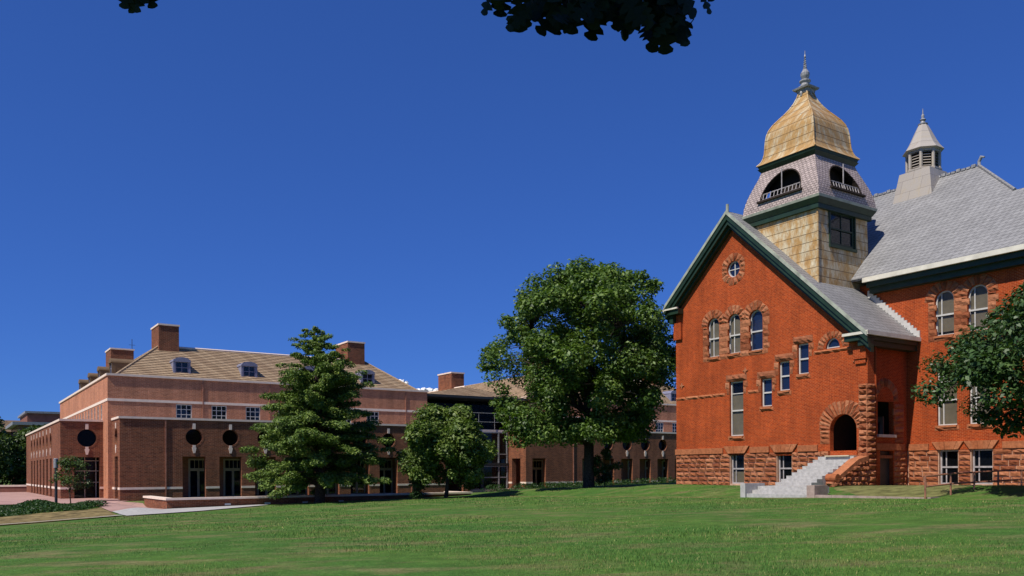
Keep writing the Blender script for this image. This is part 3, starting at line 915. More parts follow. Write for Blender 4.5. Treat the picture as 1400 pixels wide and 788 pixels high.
for k in range(8):
    t = k * math.pi / 4; m.lathe([(.06, 24.02), (.10, 24.2), (.05, 24.4)], (fx + .36 * math.cos(t), fy + .36 * math.sin(t)), 6)
m.lathe([(.50, 24.52), (.46, 24.6), (.28, 24.72), (.24, 24.85), (.33, 24.95), (.33, 25.02), (.18, 25.1), (.26, 25.3), (.27, 25.45), (.17, 25.62), (.13, 25.7)], (fx, fy), 14)
pts = []
for k in range(40):
    t = k / 39; z = 25.7 + .75 * t; r = .06 * (1 - .6 * t)
    pts.append((fx + r * math.cos(k * .9), fy + r * math.sin(k * .9), z))
m.tube(pts, [.07 * (1 - .5 * k / 39) for k in range(40)], 6)
m.lathe([(.045, 26.42), (.06, 26.48), (.03, 26.6), (.012, 26.85)], (fx, fy), 8)
m.build('finial', 'finial', hall)

# --- roof ventilator (cupola)
CC = (RV, 2.95)
def csq(h, z): return [(CC[0] - h, CC[1] - h, z), (CC[0] - h, CC[1] + h, z), (CC[0] + h, CC[1] + h, z), (CC[0] + h, CC[1] - h, z)]
m = MB(); a, b = csq(1.32, 17.8), csq(.98, 20.0)
m.add(a + b, [(4, 5, 6, 7), (0, 1, 5, 4), (1, 2, 6, 5), (2, 3, 7, 6), (3, 0, 4, 7)]); m.build('ventilator_base', 'tin_grey', hall)
m = MB(); R8 = math.pi / 8
m.lathe([(1.0, 19.98), (1.07, 20.02), (1.07, 20.12), (.98, 20.16)], CC, 8, R8)
for k in range(8):
    t = R8 + k * math.pi / 4; m.tube([(CC[0] + .92 * math.cos(t), CC[1] + .92 * math.sin(t), 20.1), (CC[0] + .92 * math.cos(t), CC[1] + .92 * math.sin(t), 21.4)], .1, 6)
m.lathe([(.97, 21.15), (.97, 21.26), (1.12, 21.31)], CC, 8, R8); m.build('ventilator_drum', 'tin_grey', hall)
m = MB(); m.lathe([(.72, 20.1), (.72, 21.4)], CC, 8, R8); m.build('ventilator_core', 'interior', hall)
m = MB()
for k in range(8):
    for j in range(7):
        z = 20.22 + j * .17
        t0, t1 = R8 + k * math.pi / 4 + .12, R8 + (k + 1) * math.pi / 4 - .12
        m.quad((CC[0] + .9 * math.cos(t0), CC[1] + .9 * math.sin(t0), z), (CC[0] + .9 * math.cos(t1), CC[1] + .9 * math.sin(t1), z), (CC[0] + .76 * math.cos(t1), CC[1] + .76 * math.sin(t1), z + .11), (CC[0] + .76 * math.cos(t0), CC[1] + .76 * math.sin(t0), z + .11))
m.build('louvre', 'tin_grey', hall)
m = MB(); m.lathe([(1.05, 21.3), (1.2, 21.32), (1.16, 21.38), (.98, 21.6), (.78, 21.95), (.5, 22.55), (.3, 22.95), (.24, 23.03)], CC, 8, R8); m.build('ventilator_roof', 'tin_grey', hall)
m = MB(); m.lathe([(.28, 23.02), (.3, 23.08), (.16, 23.15), (.12, 23.24), (.19, 23.34), (.08, 23.45), (.1, 23.6), (.04, 23.72), (.015, 24.05)], CC, 10); m.build('ventilator_finial', 'finial', hall)

# ------------------------------------------------------------------ entrance stair (a thing before the hall)
stair = empty('entrance_stair', HALL0, YAW)
tag(stair, 'pale concrete stair climbing to the arched door of the brick hall', 'stair')
m = MB()
n = 9
for k in range(n):
    z1 = .78 + (2.3 - .78) * (k + 1) / n; v0_ = -4.05 + 4.0 * k / n
    m.box(v0_, -.02, .5 + .001 * k, 2.72 - .001 * k, -.2, z1)
m.box(-4.75, -4.06, .45, 2.75, -.2, .78)
m.build('upper_flight', 'concrete', stair)
m = MB()
for k in range(3):
    m.box(-6.4 + .42 * k, -4.76, -1.05 + .001 * k, 2.62 - .001 * k, -.2, .22 + .185 * (k + 1))
m.build('lower_flight', 'concrete', stair)
m = MB(); m.box(-6.5, -5.0, 2.63, 2.95, -.2, .92); m.build('cheek_wall', 'concrete', stair)
m = MB(); m.box(-6.5, -5.5, -1.5, -1.06, -.2, .86); m.build('cheek_wall', 'pier', stair)
m = MB(); m.box(-.62, -.02, .72, 2.2, 2.301, 2.36); m.build('door_step', 'doorframe', stair)
# rough stone parapet on the right of the stair with a scrolled end
par = empty('stone_parapet', HALL0, YAW)
tag(par, 'rough sandstone parapet with sloping cap on the right of the stair', 'parapet')
m = MB(); rg = random.Random(5)
PPL = lambda a, b, d: (a, .45 - d, b); PPR = PS(-.02)
for r in range(6):
    z = .45 + r * .27; reach = -2.95 + .5 * (r - 1) if r > 1 else -2.95
    a = reach
    while a < -.1:
        w = min(rg.uniform(.4, .75), -.06 - a)
        if w < .12: break
        m.rough(PPR, [(a + .01, z), (a + w - .01, z), (a + w - .01, z + .26), (a + .01, z + .26)], .14, rg, 4, 3)
        m.rough(PPL, [(a + .01, z), (a + w - .01, z), (a + w - .01, z + .26), (a + .01, z + .26)], .04, rg, 3, 2)
        a += w
    m.rough(PG(reach), [(0, z), (.43, z), (.43, z + .26), (0, z + .26)], .14, rg, 3, 3)
m.box(-2.9, -.1, .02, .42, .3, .95); m.box(-1.9, -.1, .02, .42, .9, 1.4); m.box(-1.0, -.1, .02, .42, 1.35, 1.85)
m.build('rubble_wall', 'sandstone', par)
m = MB()
q = [(-.05, 2.06), (-.8, 1.9), (-2.4, 1.12), (-2.52, 1.3), (-.92, 2.14), (-.05, 2.32)]
m.prism(lambda a, b, d: (a, d, b), q, -.08, .5)
m.tube([(-2.72, -.1, 1.16), (-2.72, .52, 1.16)], .22, 14)
m.build('sloping_cap', 'smoothstone', par)

# ================================================================== the long brick library
lib = empty('brick_library', LIB0, YAW)       # local x = v along the long front, y = u away to the left
tag(lib, 'long low modern brick library with round openings, tan tiled hip roofs and tall chimneys', 'building')
UF = 3.22                                      # upper storeys stand back from the low storey
PODT, PART = 5.65, 9.1
def LF(u): return lambda a, b, d: (a, u + d, b)      # faces that look towards the lawn (-u)
def LS(v): return lambda a, b, d: (v + d, a, b)      # faces that look left (-v)
OCZ, OCR = 4.36, .62
def pod_face(nm, P, a0, a1, centers, dw=.86, ocs=None, zt=PODT, ocr=OCR, oc_rx=None):
    ocs = centers if ocs is None else ocs
    m = MB()
    holes = [rect(c - dw, c + dw, -.5, 2.87) for c in centers] + [circ(c, OCZ, ocr, 28) for c in ocs]
    m.panel(P, rect(a0, a1, -1.2, zt), holes, .5)
    w = m.build(nm, 'lib_brick', lib)
    # pale trim: band, jamb edges, key blocks, ring of bricks
    t = MB()
    edges = sorted([a0] + [x for c in centers for x in (c - dw, c + dw)] + [a1])
    for k in range(0, len(edges), 2):
        t = MB(); t.pbox(P, edges[k], edges[k + 1], .38, .55, -.03, .1); t.build('stone_band', 'lib_stone', w)
    for c in ocs:
        t = MB(); t.pbox(P, c - .11, c + .11, OCZ + ocr + .0, OCZ + ocr + .42, -.05, .1); t.build('keystone', 'lib_stone', w); t = MB()
        t.prism(P, [(c - .07, OCZ - ocr - .62), (c + .07, OCZ - ocr - .62), (c + .17, OCZ - ocr - .2), (c + .11, OCZ - ocr - .18), (c + .11, OCZ - ocr), (c - .11, OCZ - ocr), (c - .11, OCZ - ocr - .18), (c - .17, OCZ - ocr - .2)], -.05, .1)
        t.build('drop_keystone', 'lib_stone', w)
        t = MB(); t.prism(P, circ(c, OCZ, ocr + .01, 28), .38, .4); t.build('oculus_shade_disc', 'glass_dark', w)  # added dark disc, stands in for the shade inside the opening
        t = MB(); t.ring(P, circ(c, OCZ, ocr + .14, 28), circ(c, OCZ, ocr + .005, 28), -.008, .05)
        t.build('brick_ring', 'lib_brick', w)
    return w
def coping(P, a0, a1, z, d0=-.08, d1=.45, h=.16):
    m = MB(); m.pbox(P, a0, a1, z, z + h, d0, d1); m.build('coping', 'lib_stone', lib)

LC = [5.27, 8.03, 10.8, 13.55, 16.25, 19.0, 21.7]
RC = [44.2, 46.85, 49.45, 52.05, 54.65, 57.3, 59.9]
pod_face('arcade_wall', LF(0), 0, 30, LC + [28.43], ocs=LC)
pod_face('arcade_wall', LF(0), 36.38, 66.4, [37.97] + RC, ocs=RC, dw=.8)
pod_face('arcade_wall', LS(0), .0, UF, [1.5], dw=.7)
pod_face('arcade_wall', LS(36.38), .0, 3.5, [1.7], dw=.75, ocs=[])
pod_face('arcade_wall', LF(5.46), -3.31, -.3, [-1.47], dw=.9, ocr=.68)
SC = [12.4 + 3.0 * k for k in range(7)]
pod_face('arcade_wall', LS(-3.31), 5.46, 36.9, SC, dw=.75)
m = MB()
for q in ((29.6, 30, .5, UF, -1, PODT), (66, 66.4, .5, UF, -1, PODT), (-3.3, -.3, 36.5, 36.9, -1, PODT)): bld('end_wall', 'lib_brick', lib, lambda m: m.box(*q))
for q in ((.02, 29.98, .02, UF, 5.2, 5.6), (36.4, 66.38, .02, UF, 5.2, 5.6), (-3.29, -.3, 5.48, 36.8, 5.2, 5.6)): bld('flat_roof', 'concrete', lib, lambda m: m.box(*q))
coping(LF(0), -.08, 30.08, PODT); coping(LF(0), 36.3, 66.5, PODT); coping(LS(0), .46, UF, PODT); coping(LS(36.38), .46, 3.3, PODT)
coping(LF(5.46), -3.39, -.31, PODT); coping(LS(-3.31), 5.92, 37, PODT)
for q in ((-3.3, 30, 0.02, 36, -.5, -.34), (30, 66, 0.3, 20, -.5, -.12)): bld('arcade_floor', 'paver', lib, lambda m: m.box(*q))
m = MB(); m.box(-3.2, -.35, 6.6, 6.64, -.4, 5.2); m.build('arcade_glazing', 'glass_dark', lib)
m = MB()
for v in (-2.3, -1.5, -.7): m.box(v - .03, v + .03, 6.54, 6.6, -.4, 3.0)
for z in (.9, 1.8, 2.6): m.box(-3.1, -.4, 6.55, 6.59, z - .03, z + .03)
m.build('arcade_glazing_bar', 'doorframe', lib)
# projecting corner strips
for v in (3.15, 23.9, 42.2): bld('downspout', 'railmetal', lib, lambda m: m.pbox(LF(0), v, v + .1, -.8, PODT - .05, -.07, .02))
for v in (6.7, 12.2, 25.0): bld('downspout', 'railmetal', lib, lambda m: m.pbox(LF(UF), v, v + .09, 5.9, PART - .05, -.06, .02))

def upper(v0, v1, wins, flank=True):
    m = MB()
    m.panel(LF(UF), rect(v0, v1, -.6, PART), [rect(c - .61, c + .61, 5.87, 7.1) for c in wins], .25)
    m.build('upper_wall', 'lib_brick_pale', lib)
    m = MB()
    sw = [6.4 + 1.75 * k for k in range(14)]
    m.panel(LS(v0), rect(UF, 34.7, -.6, PART), [rect(c - .36, c + .36, 5.87, 7.05) for c in sw] if flank else [], .25)
    m.build('flank_wall', 'lib_brick_pale', lib)
    if flank:
        for c in sw: lib_window(LS(v0), c - .36, c + .36, 5.87, 7.05, 2, 3)
    m = MB(); m.box(v1 - .3, v1, UF + .01, 34.7, -.6, PART); m.box(v0 + .01, v1, 34.4, 34.69, -.6, PART); m.build('rear_wall', 'lib_brick_pale', lib)
    t = MB(); t.pbox(LF(UF), v0 - .03, v1, 7.16, 7.36, -.04, .08); t.pbox(LS(v0), UF - .03, 34.7, 7.162, 7.362, -.04, .08); t.build('stone_band', 'lib_stone', lib)
    t = MB(); t.pbox(LF(UF), v0 - .1, v1 + .1, PART, PART + .17, -.1, .4); t.pbox(LS(v0), UF + .41, 34.8, PART, PART + .17, -.1, .4); t.build('coping', 'lib_stone', lib)
    for c in wins: lib_window(LF(UF), c - .61, c + .61, 5.87, 7.1, 3, 3)
    t = MB(); t.box(v0 + 1.2, v1 - 1.2, UF + 1.4, 33, -.3, 8.8); t.build('daylight_block', 'interior', lib)  # unseen core added to stop daylight shining through
def lib_window(P, a0, a1, b0, b1, na, nb):
    m = MB(); m.ring(P, rect(a0, a1, b0, b1), rect(a0 + .07, a1 - .07, b0 + .07, b1 - .07), .04, .2)
    for k in range(1, na): a = a0 + (a1 - a0) * k / na; m.pbox(P, a - .025, a + .025, b0 + .05, b1 - .05, .06, .16)
    for k in range(1, nb): b = b0 + (b1 - b0) * k / nb; m.pbox(P, a0 + .05, a1 - .05, b - .025, b + .025, .062, .158)
    w = m.build('window', 'white', lib)
    g = MB(); g.pbox(P, a0 + .06, a1 - .06, b0 + .06, b1 - .06, .1, .11); g.build('pane', 'glass', w)
upper(-.31, 27.29, LC)
upper(39.07, 66.8, RC)
# doors at the back of the arcade
def arcade_door(c, P, w=.72):
    m = MB()
    m.ring(P, rect(c - w, c + w, -.34, 2.75), rect(c - w + .14, c + w - .14, -.3, 2.62), -.08, -.002)
    m.pbox(P, c - w + .1, c + w - .1, 1.75, 1.98, -.07, -.003)
    m.pbox(P, c - .12, c + .06, -.34, 1.8, -.071, -.004)
    d = m.build('door', 'doorframe', lib)
    g = MB(); g.pbox(P, c - w + .13, c + w - .13, -.3, 2.64, -.03, -.01); g.build('pane', 'glass', d)
    b = MB()
    for k in range(1, 4): x = c - w + .14 + (2 * w - .28) * k / 4; b.pbox(P, x - .02, x + .02, 1.98, 2.62, -.06, -.035)
    b.build('glazing_bar', 'doorframe', d)
for c in LC + RC: arcade_door(c + 1.1, LF(UF), .8)
arcade_door(39.9, LF(UF), .8)

# tiled roofs in stepped courses
def courses(m, e0, e1, r0, r1, n, lift=.06):
    e0, e1, r0, r1 = map(Vector, (e0, e1, r0, r1))
    nn = (e1 - e0).cross(r0 - e0).normalized()
    if nn.z < 0: nn = -nn
    for k in range(n):
        t0, t1 = k / n, (k + 1) / n
        a, b = e0.lerp(r0, t0), e1.lerp(r1, t0); c, d = e1.lerp(r1, t1), e0.lerp(r0, t1)
        m.add([a, b, b + nn * lift, a + nn * lift, c, d], [(0, 1, 2, 3), (3, 2, 4, 5)])
RI, RJ, RH = 3.52, 7.76, 12.2
def hip_roof(v0, v1, left_dormers=True):
    va, vb = v0 + 4.26, v1 - 4.26
    z0 = 8.95
    m = MB()
    courses(m, (v0, RI, z0), (v1, RI, z0), (va, RJ, RH), (vb, RJ, RH), 20)
    courses(m, (v1, RI, z0), (v1, 34, z0), (vb, RJ, RH), (vb, 30, RH), 20)
    courses(m, (v0, 34, z0), (v0, RI, z0), (va, 34, RH), (va, RJ, RH), 20)
    courses(m, (v1, 34, z0), (v0, 34, z0), (vb, 30, RH), (va, 30, RH), 20)
    m.quad((va, RJ, RH), (vb, RJ, RH), (vb, 30, RH), (va, 30, RH))
    w = m.build('tiled_roof', 'tile', lib)
    m = MB()
    m.tube([(va, RJ, RH + .05), (vb, RJ, RH + .05)], .1, 6); m.build('ridge', 'lib_stone', w)
    m = MB(); m.tube([(va, RJ, RH + .05), (vb, RJ, RH + .05)], .09, 6); m.tube([(v0, RI, z0 + .06), (va, RJ, RH + .06)], .09, 6); m.tube([(v1, RI, z0 + .06), (vb, RJ, RH + .06)], .09, 6); m.tube([(va, RJ, RH + .05), (va, 33.9, RH + .05)], .09, 6)
    m.build('hip_tile', 'tile', w)
hip_roof(0, 27.0); hip_roof(39.3, 66.4)

def dormer(P, c, zb=9.62, mat='bluemetal'):
    """P maps (along, z, depth into the roof)"""
    body = [(c - .68, zb)] + [(c + .68, zb)] + [(c + .68, zb + 1.02)] + [(c + .68 * math.cos(t), zb + 1.02 + .36 * math.sin(t)) for t in [math.pi * k / 10 for k in range(1, 10)]] + [(c - .68, zb + 1.02)]
    m = MB(); m.ring(P, body, [(c + (a - c) * .76, zb + .1 + (b - zb) * .82) for a, b in body], 0, .3)
    hood = [(c + (a - c) * 1.05, zb + 1.0 + (b - zb - 1.02) * 1.1 + .03) for a, b in body[2:]]
    m.prism(P, hood, -.07, 2.2)
    m.pbox(P, c - .66, c - .5, zb, zb + 1.05, .05, 2.0); m.pbox(P, c + .5, c + .66, zb, zb + 1.05, .05, 2.0)
    d = m.build('dormer', mat, lib)
    f = MB(); f.ring(P, rect(c - .5, c + .5, zb + .1, zb + 1.05), rect(c - .44, c + .44, zb + .16, zb + .99), .06, .12)
    f.pbox(P, c - .025, c + .025, zb + .12, zb + 1.03, .07, .12); f.pbox(P, c - .48, c + .48, zb + .55, zb + .6, .071, .121); f.build('frame', 'bluemetal', d)
    g = MB(); g.pbox(P, c - .47, c + .47, zb + .12, zb + 1.03, .1, .28); g.build('pane', 'glass', d)
for c in (5.42, 10.9, 16.35, 21.8): dormer(LF(4.5), c)
for c in (44.6, 50.0, 55.5, 61.0): dormer(LF(4.5), c)
for c in (10.2, 16.6, 22.6, 29.2): dormer(LS(.95), c, 9.85, 'brownroof')  # brown roofs; the same colour darkens the cheeks as shade

def chimney(v0, v1, u0, u1, z0, z1):
    m = MB(); m.box(v0, v1, u0, u1, z0, z1); c = m.build('chimney', 'lib_brick', lib)
    m = MB(); m.box(v0 - .06, v1 + .06, u0 - .06, u1 + .06, z1, z1 + .14); m.build('cap', 'lib_stone', c)
chimney(4.2, 5.8, 7.2, 10.2, 11.6, 13.95)
chimney(21.0, 22.7, 7.2, 10.2, 11.6, 13.85)
chimney(2.4, 4.4, 19.5, 22.5, 11, 13.3)
chimney(32.8, 34.3, 8.2, 11.0, 9.8, 11.75)
chimney(60.2, 61.9, 7.2, 10.2, 11.6, 13.9)
chimney(43.6, 45.2, 7.2, 10.2, 11.6, 13.9)
m = MB(); m.tube([(5.2, 25, 12), (5.2, 25, 15.2)], .03, 5); m.tube([(4.9, 25, 14.6), (5.5, 25, 14.6)], .02, 4); m.build('antenna', 'darkframe', lib)

# middle of the library: recessed glass hall, balcony, dark upper gallery
m = MB()
courses(m, (27.4, 3.6, 9.0), (27.4, 14, 9.0), (33.18, 6.2, 10.15), (33.18, 14, 10.15), 10)
courses(m, (39.0, 14, 9.0), (39.0, 3.6, 9.0), (33.18, 14, 10.15), (33.18, 6.2, 10.15), 10)
courses(m, (27.4, 3.6, 9.0), (39, 3.6, 9.0), (33.17, 6.2, 10.15), (33.19, 6.2, 10.15), 8)
m.build('middle_roof', 'tile', lib)
m = MB(); m.tube([(33.18, 6.1, 10.2), (33.18, 14, 10.2)], .1, 6); m.build('middle_ridge', 'lib_stone', lib)
m = MB(); m.box(27.3, 39.06, 3.35, 10, 8.78, 8.97); m.build('gallery_roof', 'darkframe', lib)
m = MB(); m.box(27.3, 39.06, 6.6, 6.8, 5.7, 8.78); m.build('gallery_glazing', 'glass_dark', lib)
m = MB(); m.box(27.3, 39.06, 7.4, 7.6, -.5, 8.78); m.build('gallery_wall', 'interior', lib)  # dark material paints the deep shade of this recess
m = MB(); m.box(27.3, 39.06, 3.5, 7.4, 5.5, 5.75); m.build('gallery_floor', 'lib_stone', lib)
m = MB()
for z in (6.5, 7.38): m.tube([(27.35, 3.45, z), (39.0, 3.45, z)], .022, 5)
for k in range(7): m.tube([(27.6 + 1.85 * k, 3.45, 5.6), (27.6 + 1.85 * k, 3.45, 7.4)], .022, 5)
m.build('balcony_rail', 'finial', lib)
m = MB()
for v in (30.4, 31.6, 33.2, 35.2, 36.2): m.box(v - .07, v + .07, 3.0, 3.16, -.5, 5.5)
for z in (1.0, 2.1, 3.3, 5.45): m.box(30, 36.3, 3.01, 3.15, z - .05, z + .05)
m.build('curtain_wall_mullion', 'finial', lib)
m = MB(); m.box(30, 36.38, 2.92, 3.25, 2.2, 2.42); m.box(33.0, 33.3, 2.85, 3.2, -.5, 3.4); m.build('entrance_beam', 'darkframe', lib)
m = MB(); m.box(30, 36.3, 3.07, 3.09, -.5, 5.5); m.build('curtain_wall_pane', 'glass_clear', lib)

# ------------------------------------------------------------------ low garden wall in front of the library
lw = empty('garden_wall', LIB0, YAW)
tag(lw, 'long low brick wall with pale coping before the library arcade', 'wall')
m = MB(); m.box(1.45, 24.9, -8.7, -8.3, -1.4, -.2); m.box(1.45, 1.85, -8.3, -1.2, -1.4, -.2); m.box(24.5, 24.9, -8.3, -5, -1.4, -.2); m.build('wall', 'lib_brick', lw)
m = MB(); m.box(1.37, 24.98, -8.78, -8.22, -.2, -.06); m.box(1.37, 1.93, -8.22, -1.1, -.2, -.06); m.box(24.42, 24.98, -8.22, -5, -.2, -.06); m.build('coping', 'lib_stone', lw)
m = MB()
for k in range(7): m.box(5.2 + 2.75 * k, 5.6 + 2.75 * k, -8.73, -8.69, -.62, -.5)
m.build('wall_light', 'white_panel', lw)

# ------------------------------------------------------------------ paving, path, bed, kerbs
def lib_xy(v, u): p = LIB0 + VX * v + UX * u; return (p.x, p.y)
drape('plaza_paving', [(-47, 75), (-60, 100), (-34, 112), (-34, 80), (-26, 66), lib_xy(.1, -.2), lib_xy(1.4, -.9), lib_xy(1.4, -8.65), (-22.05, 52), (-22.5, 47.6), (-25.4, 51.8), (-27, 54.0), (-29.2, 54.9), (-33, 53.0), (-37, 51)], 'paver', .04, .35)
drape('concrete_path', [(-22.45, 47.6), (-22.0, 52.1), lib_xy(1.35, -8.85), lib_xy(7.5, -8.85), (-16.6, 57.9), (-18.2, 49.1), (-20.3, 44.7)], 'concrete', .05, .35)
drape('bare_soil', [(-32, 44), (-27.8, 46.1), (-26.4, 47.8), (-24.6, 49), (-24.2, 51.2), (-25.2, 51.5), (-22.7, 47.8), (-20.95, 45.2), (-21.95, 42.6), (-22.55, 39.7), (-23.05, 38.3), (-30, 34)], 'soil', .03, .5)
drape('kerb_edging', [(-20.9, 45.2), (-20.6, 45.0), (-21.7, 42.5), (-22.3, 39.6), (-22.8, 38.1), (-26, 33), (-26.3, 33.2), (-23.05, 38.3), (-22.55, 39.7), (-21.95, 42.6)], 'concrete', .07, .5)
# kerb along the foot of the terrace before the hall
def at_hall(v, u): p = HALL0 + VX * v + UX * u; return p
m = MB()
u = 2.97
while u < 27:
    a, b = at_hall(-6.5, u), at_hall(-6.5, u + .98); c, d = at_hall(-6.3, u + .98), at_hall(-6.3, u)
    vs = [(p.x, p.y, gz1(p.x, p.y) + dz) for dz in (-.1, .03) for p in (a, b, c, d)]
    m.add(vs, [(3, 2, 1, 0), (4, 5, 6, 7), (0, 1, 5, 4), (1, 2, 6, 5), (2, 3, 7, 6), (3, 0, 4, 7)]); u += 1.0
struct(m.build('kerb', 'soil'))
m = MB()
for k in range(6):
    u0_, u1_ = -1.52 - k * .9, -1.52 - (k + 1) * .9 + .012
    a, b, c, d = at_hall(-6.5, u0_), at_hall(-6.5, u1_), at_hall(-6.3, u1_), at_hall(-6.3, u0_)
    vs = [(p.x, p.y, z) for z in (0, .42) for p in (a, b, c, d)]
    m.add(vs, [(3, 2, 1, 0), (4, 5, 6, 7), (0, 1, 5, 4), (1, 2, 6, 5), (2, 3, 7, 6), (3, 0, 4, 7)])
for k in range(5):
    v0_, v1_ = -6.5 + k * .9, -6.5 + (k + 1) * .9 - .012
    a, b, c, d = at_hall(v0_, -6.92), at_hall(v1_, -6.92), at_hall(v1_, -7.12), at_hall(v0_, -7.12)
    vs = [(p.x, p.y, z) for z in (0, .43) for p in (a, b, c, d)]
    m.add(vs, [(3, 2, 1, 0), (4, 5, 6, 7), (0, 1, 5, 4), (1, 2, 6, 5), (2, 3, 7, 6), (3, 0, 4, 7)])
struct(m.build('terrace_kerb', 'pier'))
def hp(v, u): p = at_hall(v, u); return (p.x, p.y)
drape('terrace_turf', [hp(-6.28, -1.55), hp(-6.28, -6.9), hp(-1.5, -6.9), hp(2.4, -6.9), hp(2.4, -.3), hp(-.5, -.3), hp(-3.4, -.3), hp(-4.7, -1.55)], 'turf', .03, .5)
drape('walkway', [hp(2.6, -.2), hp(3.7, -.2), hp(3.7, -20), hp(2.9, -20)], 'concrete', .05, .7)

# ------------------------------------------------------------------ leaves and trees
def rot_leaves(cent, nrm, L, Wd, rng, fold=.25):
    """leaf-shaped quads at cent with normal nrm"""
    n = len(cent)
    r = rng.normal(size=(n, 3)); t = np.cross(nrm, r); t /= np.linalg.norm(t, axis=1)[:, None] + 1e-9
    b = np.cross(nrm, t)
    L = np.asarray(L)[:, None] if np.ndim(L) else L; Wd = np.asarray(Wd)[:, None] if np.ndim(Wd) else Wd
    v = np.stack([cent - t * L * .5, cent + b * Wd * .5 + nrm * Wd * fold, cent + t * L * .5, cent - b * Wd * .5 + nrm * Wd * fold], 1)
    return v.reshape(-1, 3)
def clump_leaves(cs, rad, per, size, rng, flat=.75, up=.7, hang=0.0):
    out = []
    for c, r in zip(cs, rad):
        n = int(per * (r ** 2))
        d = rng.normal(size=(n, 3)); d /= np.linalg.norm(d, axis=1)[:, None]
        rr = r * np.power(rng.uniform(.12, 1, n), .45) * rng.uniform(.8, 1.15, n)
        p = c + d * rr[:, None] * np.array([1, 1, flat]); p[:, 2] -= hang * rng.uniform(0, 1, n) ** 2
        nr = d * .6 + np.array([0, 0, up]) + rng.normal(size=(n, 3)) * .5
        nr /= np.linalg.norm(nr, axis=1)[:, None]
        s = size * rng.uniform(.75, 1.25) * rng.uniform(.6, 1.35, n)
        out.append(rot_leaves(p, nr, s, s * .55, rng))
    return np.concatenate(out)

def limb(m, a, b, r0, r1, rng, seg=6, n=5, sag=.0):
    a = np.asarray(a, float); b = np.asarray(b, float); L = np.linalg.norm(b - a)
    pts = []
    for k in range(n + 1):
        t = k / n; p = a * (1 - t) + b * t
        p = p + np.array([0, 0, math.sin(math.pi * t) * L * sag]) + (rng.normal(size=3) * L * .03 if 0 < k < n else 0)
        pts.append(tuple(p))
    m.tube(pts, [r0 * (1 - k / n) + r1 * k / n for k in range(n + 1)], seg)
    return pts

def broad_tree(name, loc, label, mat, H, rad, z_lo, seed, n_clump, clump_r, per, leaf, trunk_r, fork=.22, env=None, group=None, hang=0.0, squash=(1, 1), bark='bark', off=(0, 0), flat=.75, shell=.55, n_main=8, extra=()):
    rng = np.random.RandomState(seed)
    root = empty(name, loc); tag(root, label, 'tree', group)
    env = env or (lambda t: math.sin(math.pi * (0.12 + .80 * t)) ** .6)
    cs = []; tries = 0
    while len(cs) < n_clump and tries < 20000:
        tries += 1
        t = rng.uniform(0, 1) ; z = z_lo + (H - z_lo) * t
        R_ = rad * env(t)
        a = rng.uniform(0, 2 * math.pi)
        R_ *= 1 + .10 * math.sin(3 * a + seed) + .12 * math.sin(5 * a + 2 * seed + 7 * t) + .07 * math.sin(9 * a + 13 * t)
        q = (shell + (1 - shell) * math.sqrt(rng.uniform(0, 1))) if rng.uniform() < .8 else math.sqrt(rng.uniform(0, 1)) * .6
        c = np.array([off[0] * t + R_ * q * math.cos(a) * squash[0], off[1] * t + R_ * q * math.sin(a) * squash[1], z])
        if all(np.linalg.norm((c - o) / np.array([1, 1, .8])) > clump_r * .62 for o in cs): cs.append(c)
    cs = np.array(cs + [np.array(e, float) for e in extra])
    rads = clump_r * rng.uniform(.55, 1.35, len(cs))
    # trunk and limbs
    m = MB()
    zf = H * fork
    lean_ = rng.normal(size=2) * .02 * H
    tp = [(0, 0, -.4), (0, 0, .15), (lean_[0] * .3, lean_[1] * .3, zf * .5), (lean_[0] * .6, lean_[1] * .6, zf)]
    m.tube(tp, [trunk_r * 1.5, trunk_r * 1.12, trunk_r * .95, trunk_r * .88], 12)
    t_ob = m.build('trunk', bark, root, smooth=True)
    m = MB()
    fk = np.array(tp[-1])
    top = np.array([off[0] * .7, off[1] * .7, z_lo + (H - z_lo) * .75])
    lead = limb(m, fk, top, trunk_r * .8, trunk_r * .2, rng, 8, 7)
    mains = []
    for k in range(n_main):
        a = 2 * math.pi * k / n_main + rng.uniform(-.3, .3)
        tgt = cs[np.argmin([abs(((math.atan2(c[1], c[0]) - a + math.pi) % (2 * math.pi)) - math.pi) + abs(c[2] - (z_lo + (H - z_lo) * (.25 + .4 * (k % 3) / 2))) * .25 for c in cs])]
        st = np.array(lead[min(k // 2, len(lead) - 2)])
        mains += limb(m, st, fk * .1 + np.array(tgt) * .9, trunk_r * .45, trunk_r * .12, rng, 6, 6, .06)
    nodes = np.array(mains + lead[1:])
    for c in cs:
        d = np.linalg.norm((nodes - c) * np.array([1, 1, 1.3]), axis=1) + np.where(nodes[:, 2] > c[2] + .5, 2.0, 0)
        p = nodes[np.argmin(d)]
        limb(m, p, c, max(.02, trunk_r * .12), .015, rng, 5, 4, .05)
    m.build('branches', bark, root, smooth=True)
    v = clump_leaves(cs, rads, per, leaf, rng, flat=flat, hang=hang)
    np_mesh('crown', v, 4, mat, root)
    return root

# big oak beside the hall
broad_tree('oak_tree', (5.65, 62.5, gz1(5.65, 62.5)), 'large dark green oak with wide rounded crown left of the red hall', 'oak_leaf',
           16.1, 6.5, 3.7, 11, 330, .95, 330, .27, .40, .2, off=(.3, 0), n_main=11, extra=[(-6.2, -1, 5.3), (-5.7, -1.6, 4.4), (-4.9, -2, 4.2), (-6.7, 0, 6.3), (-4.0, -2.6, 3.9), (-5.3, .5, 4.7), (-3.2, -3, 3.8), (-6.3, -.8, 7.2), (-5.5, -2.2, 5.6), (-4.5, -3, 5.0), (-6.9, -.5, 8.0), (-5.0, -1.2, 3.7)],
           env=lambda t: (.62 + .9 * t) if t < .42 else max(.12, math.sqrt(max(0, 1 - ((t - .42) / .60) ** 2))) * 1.0)
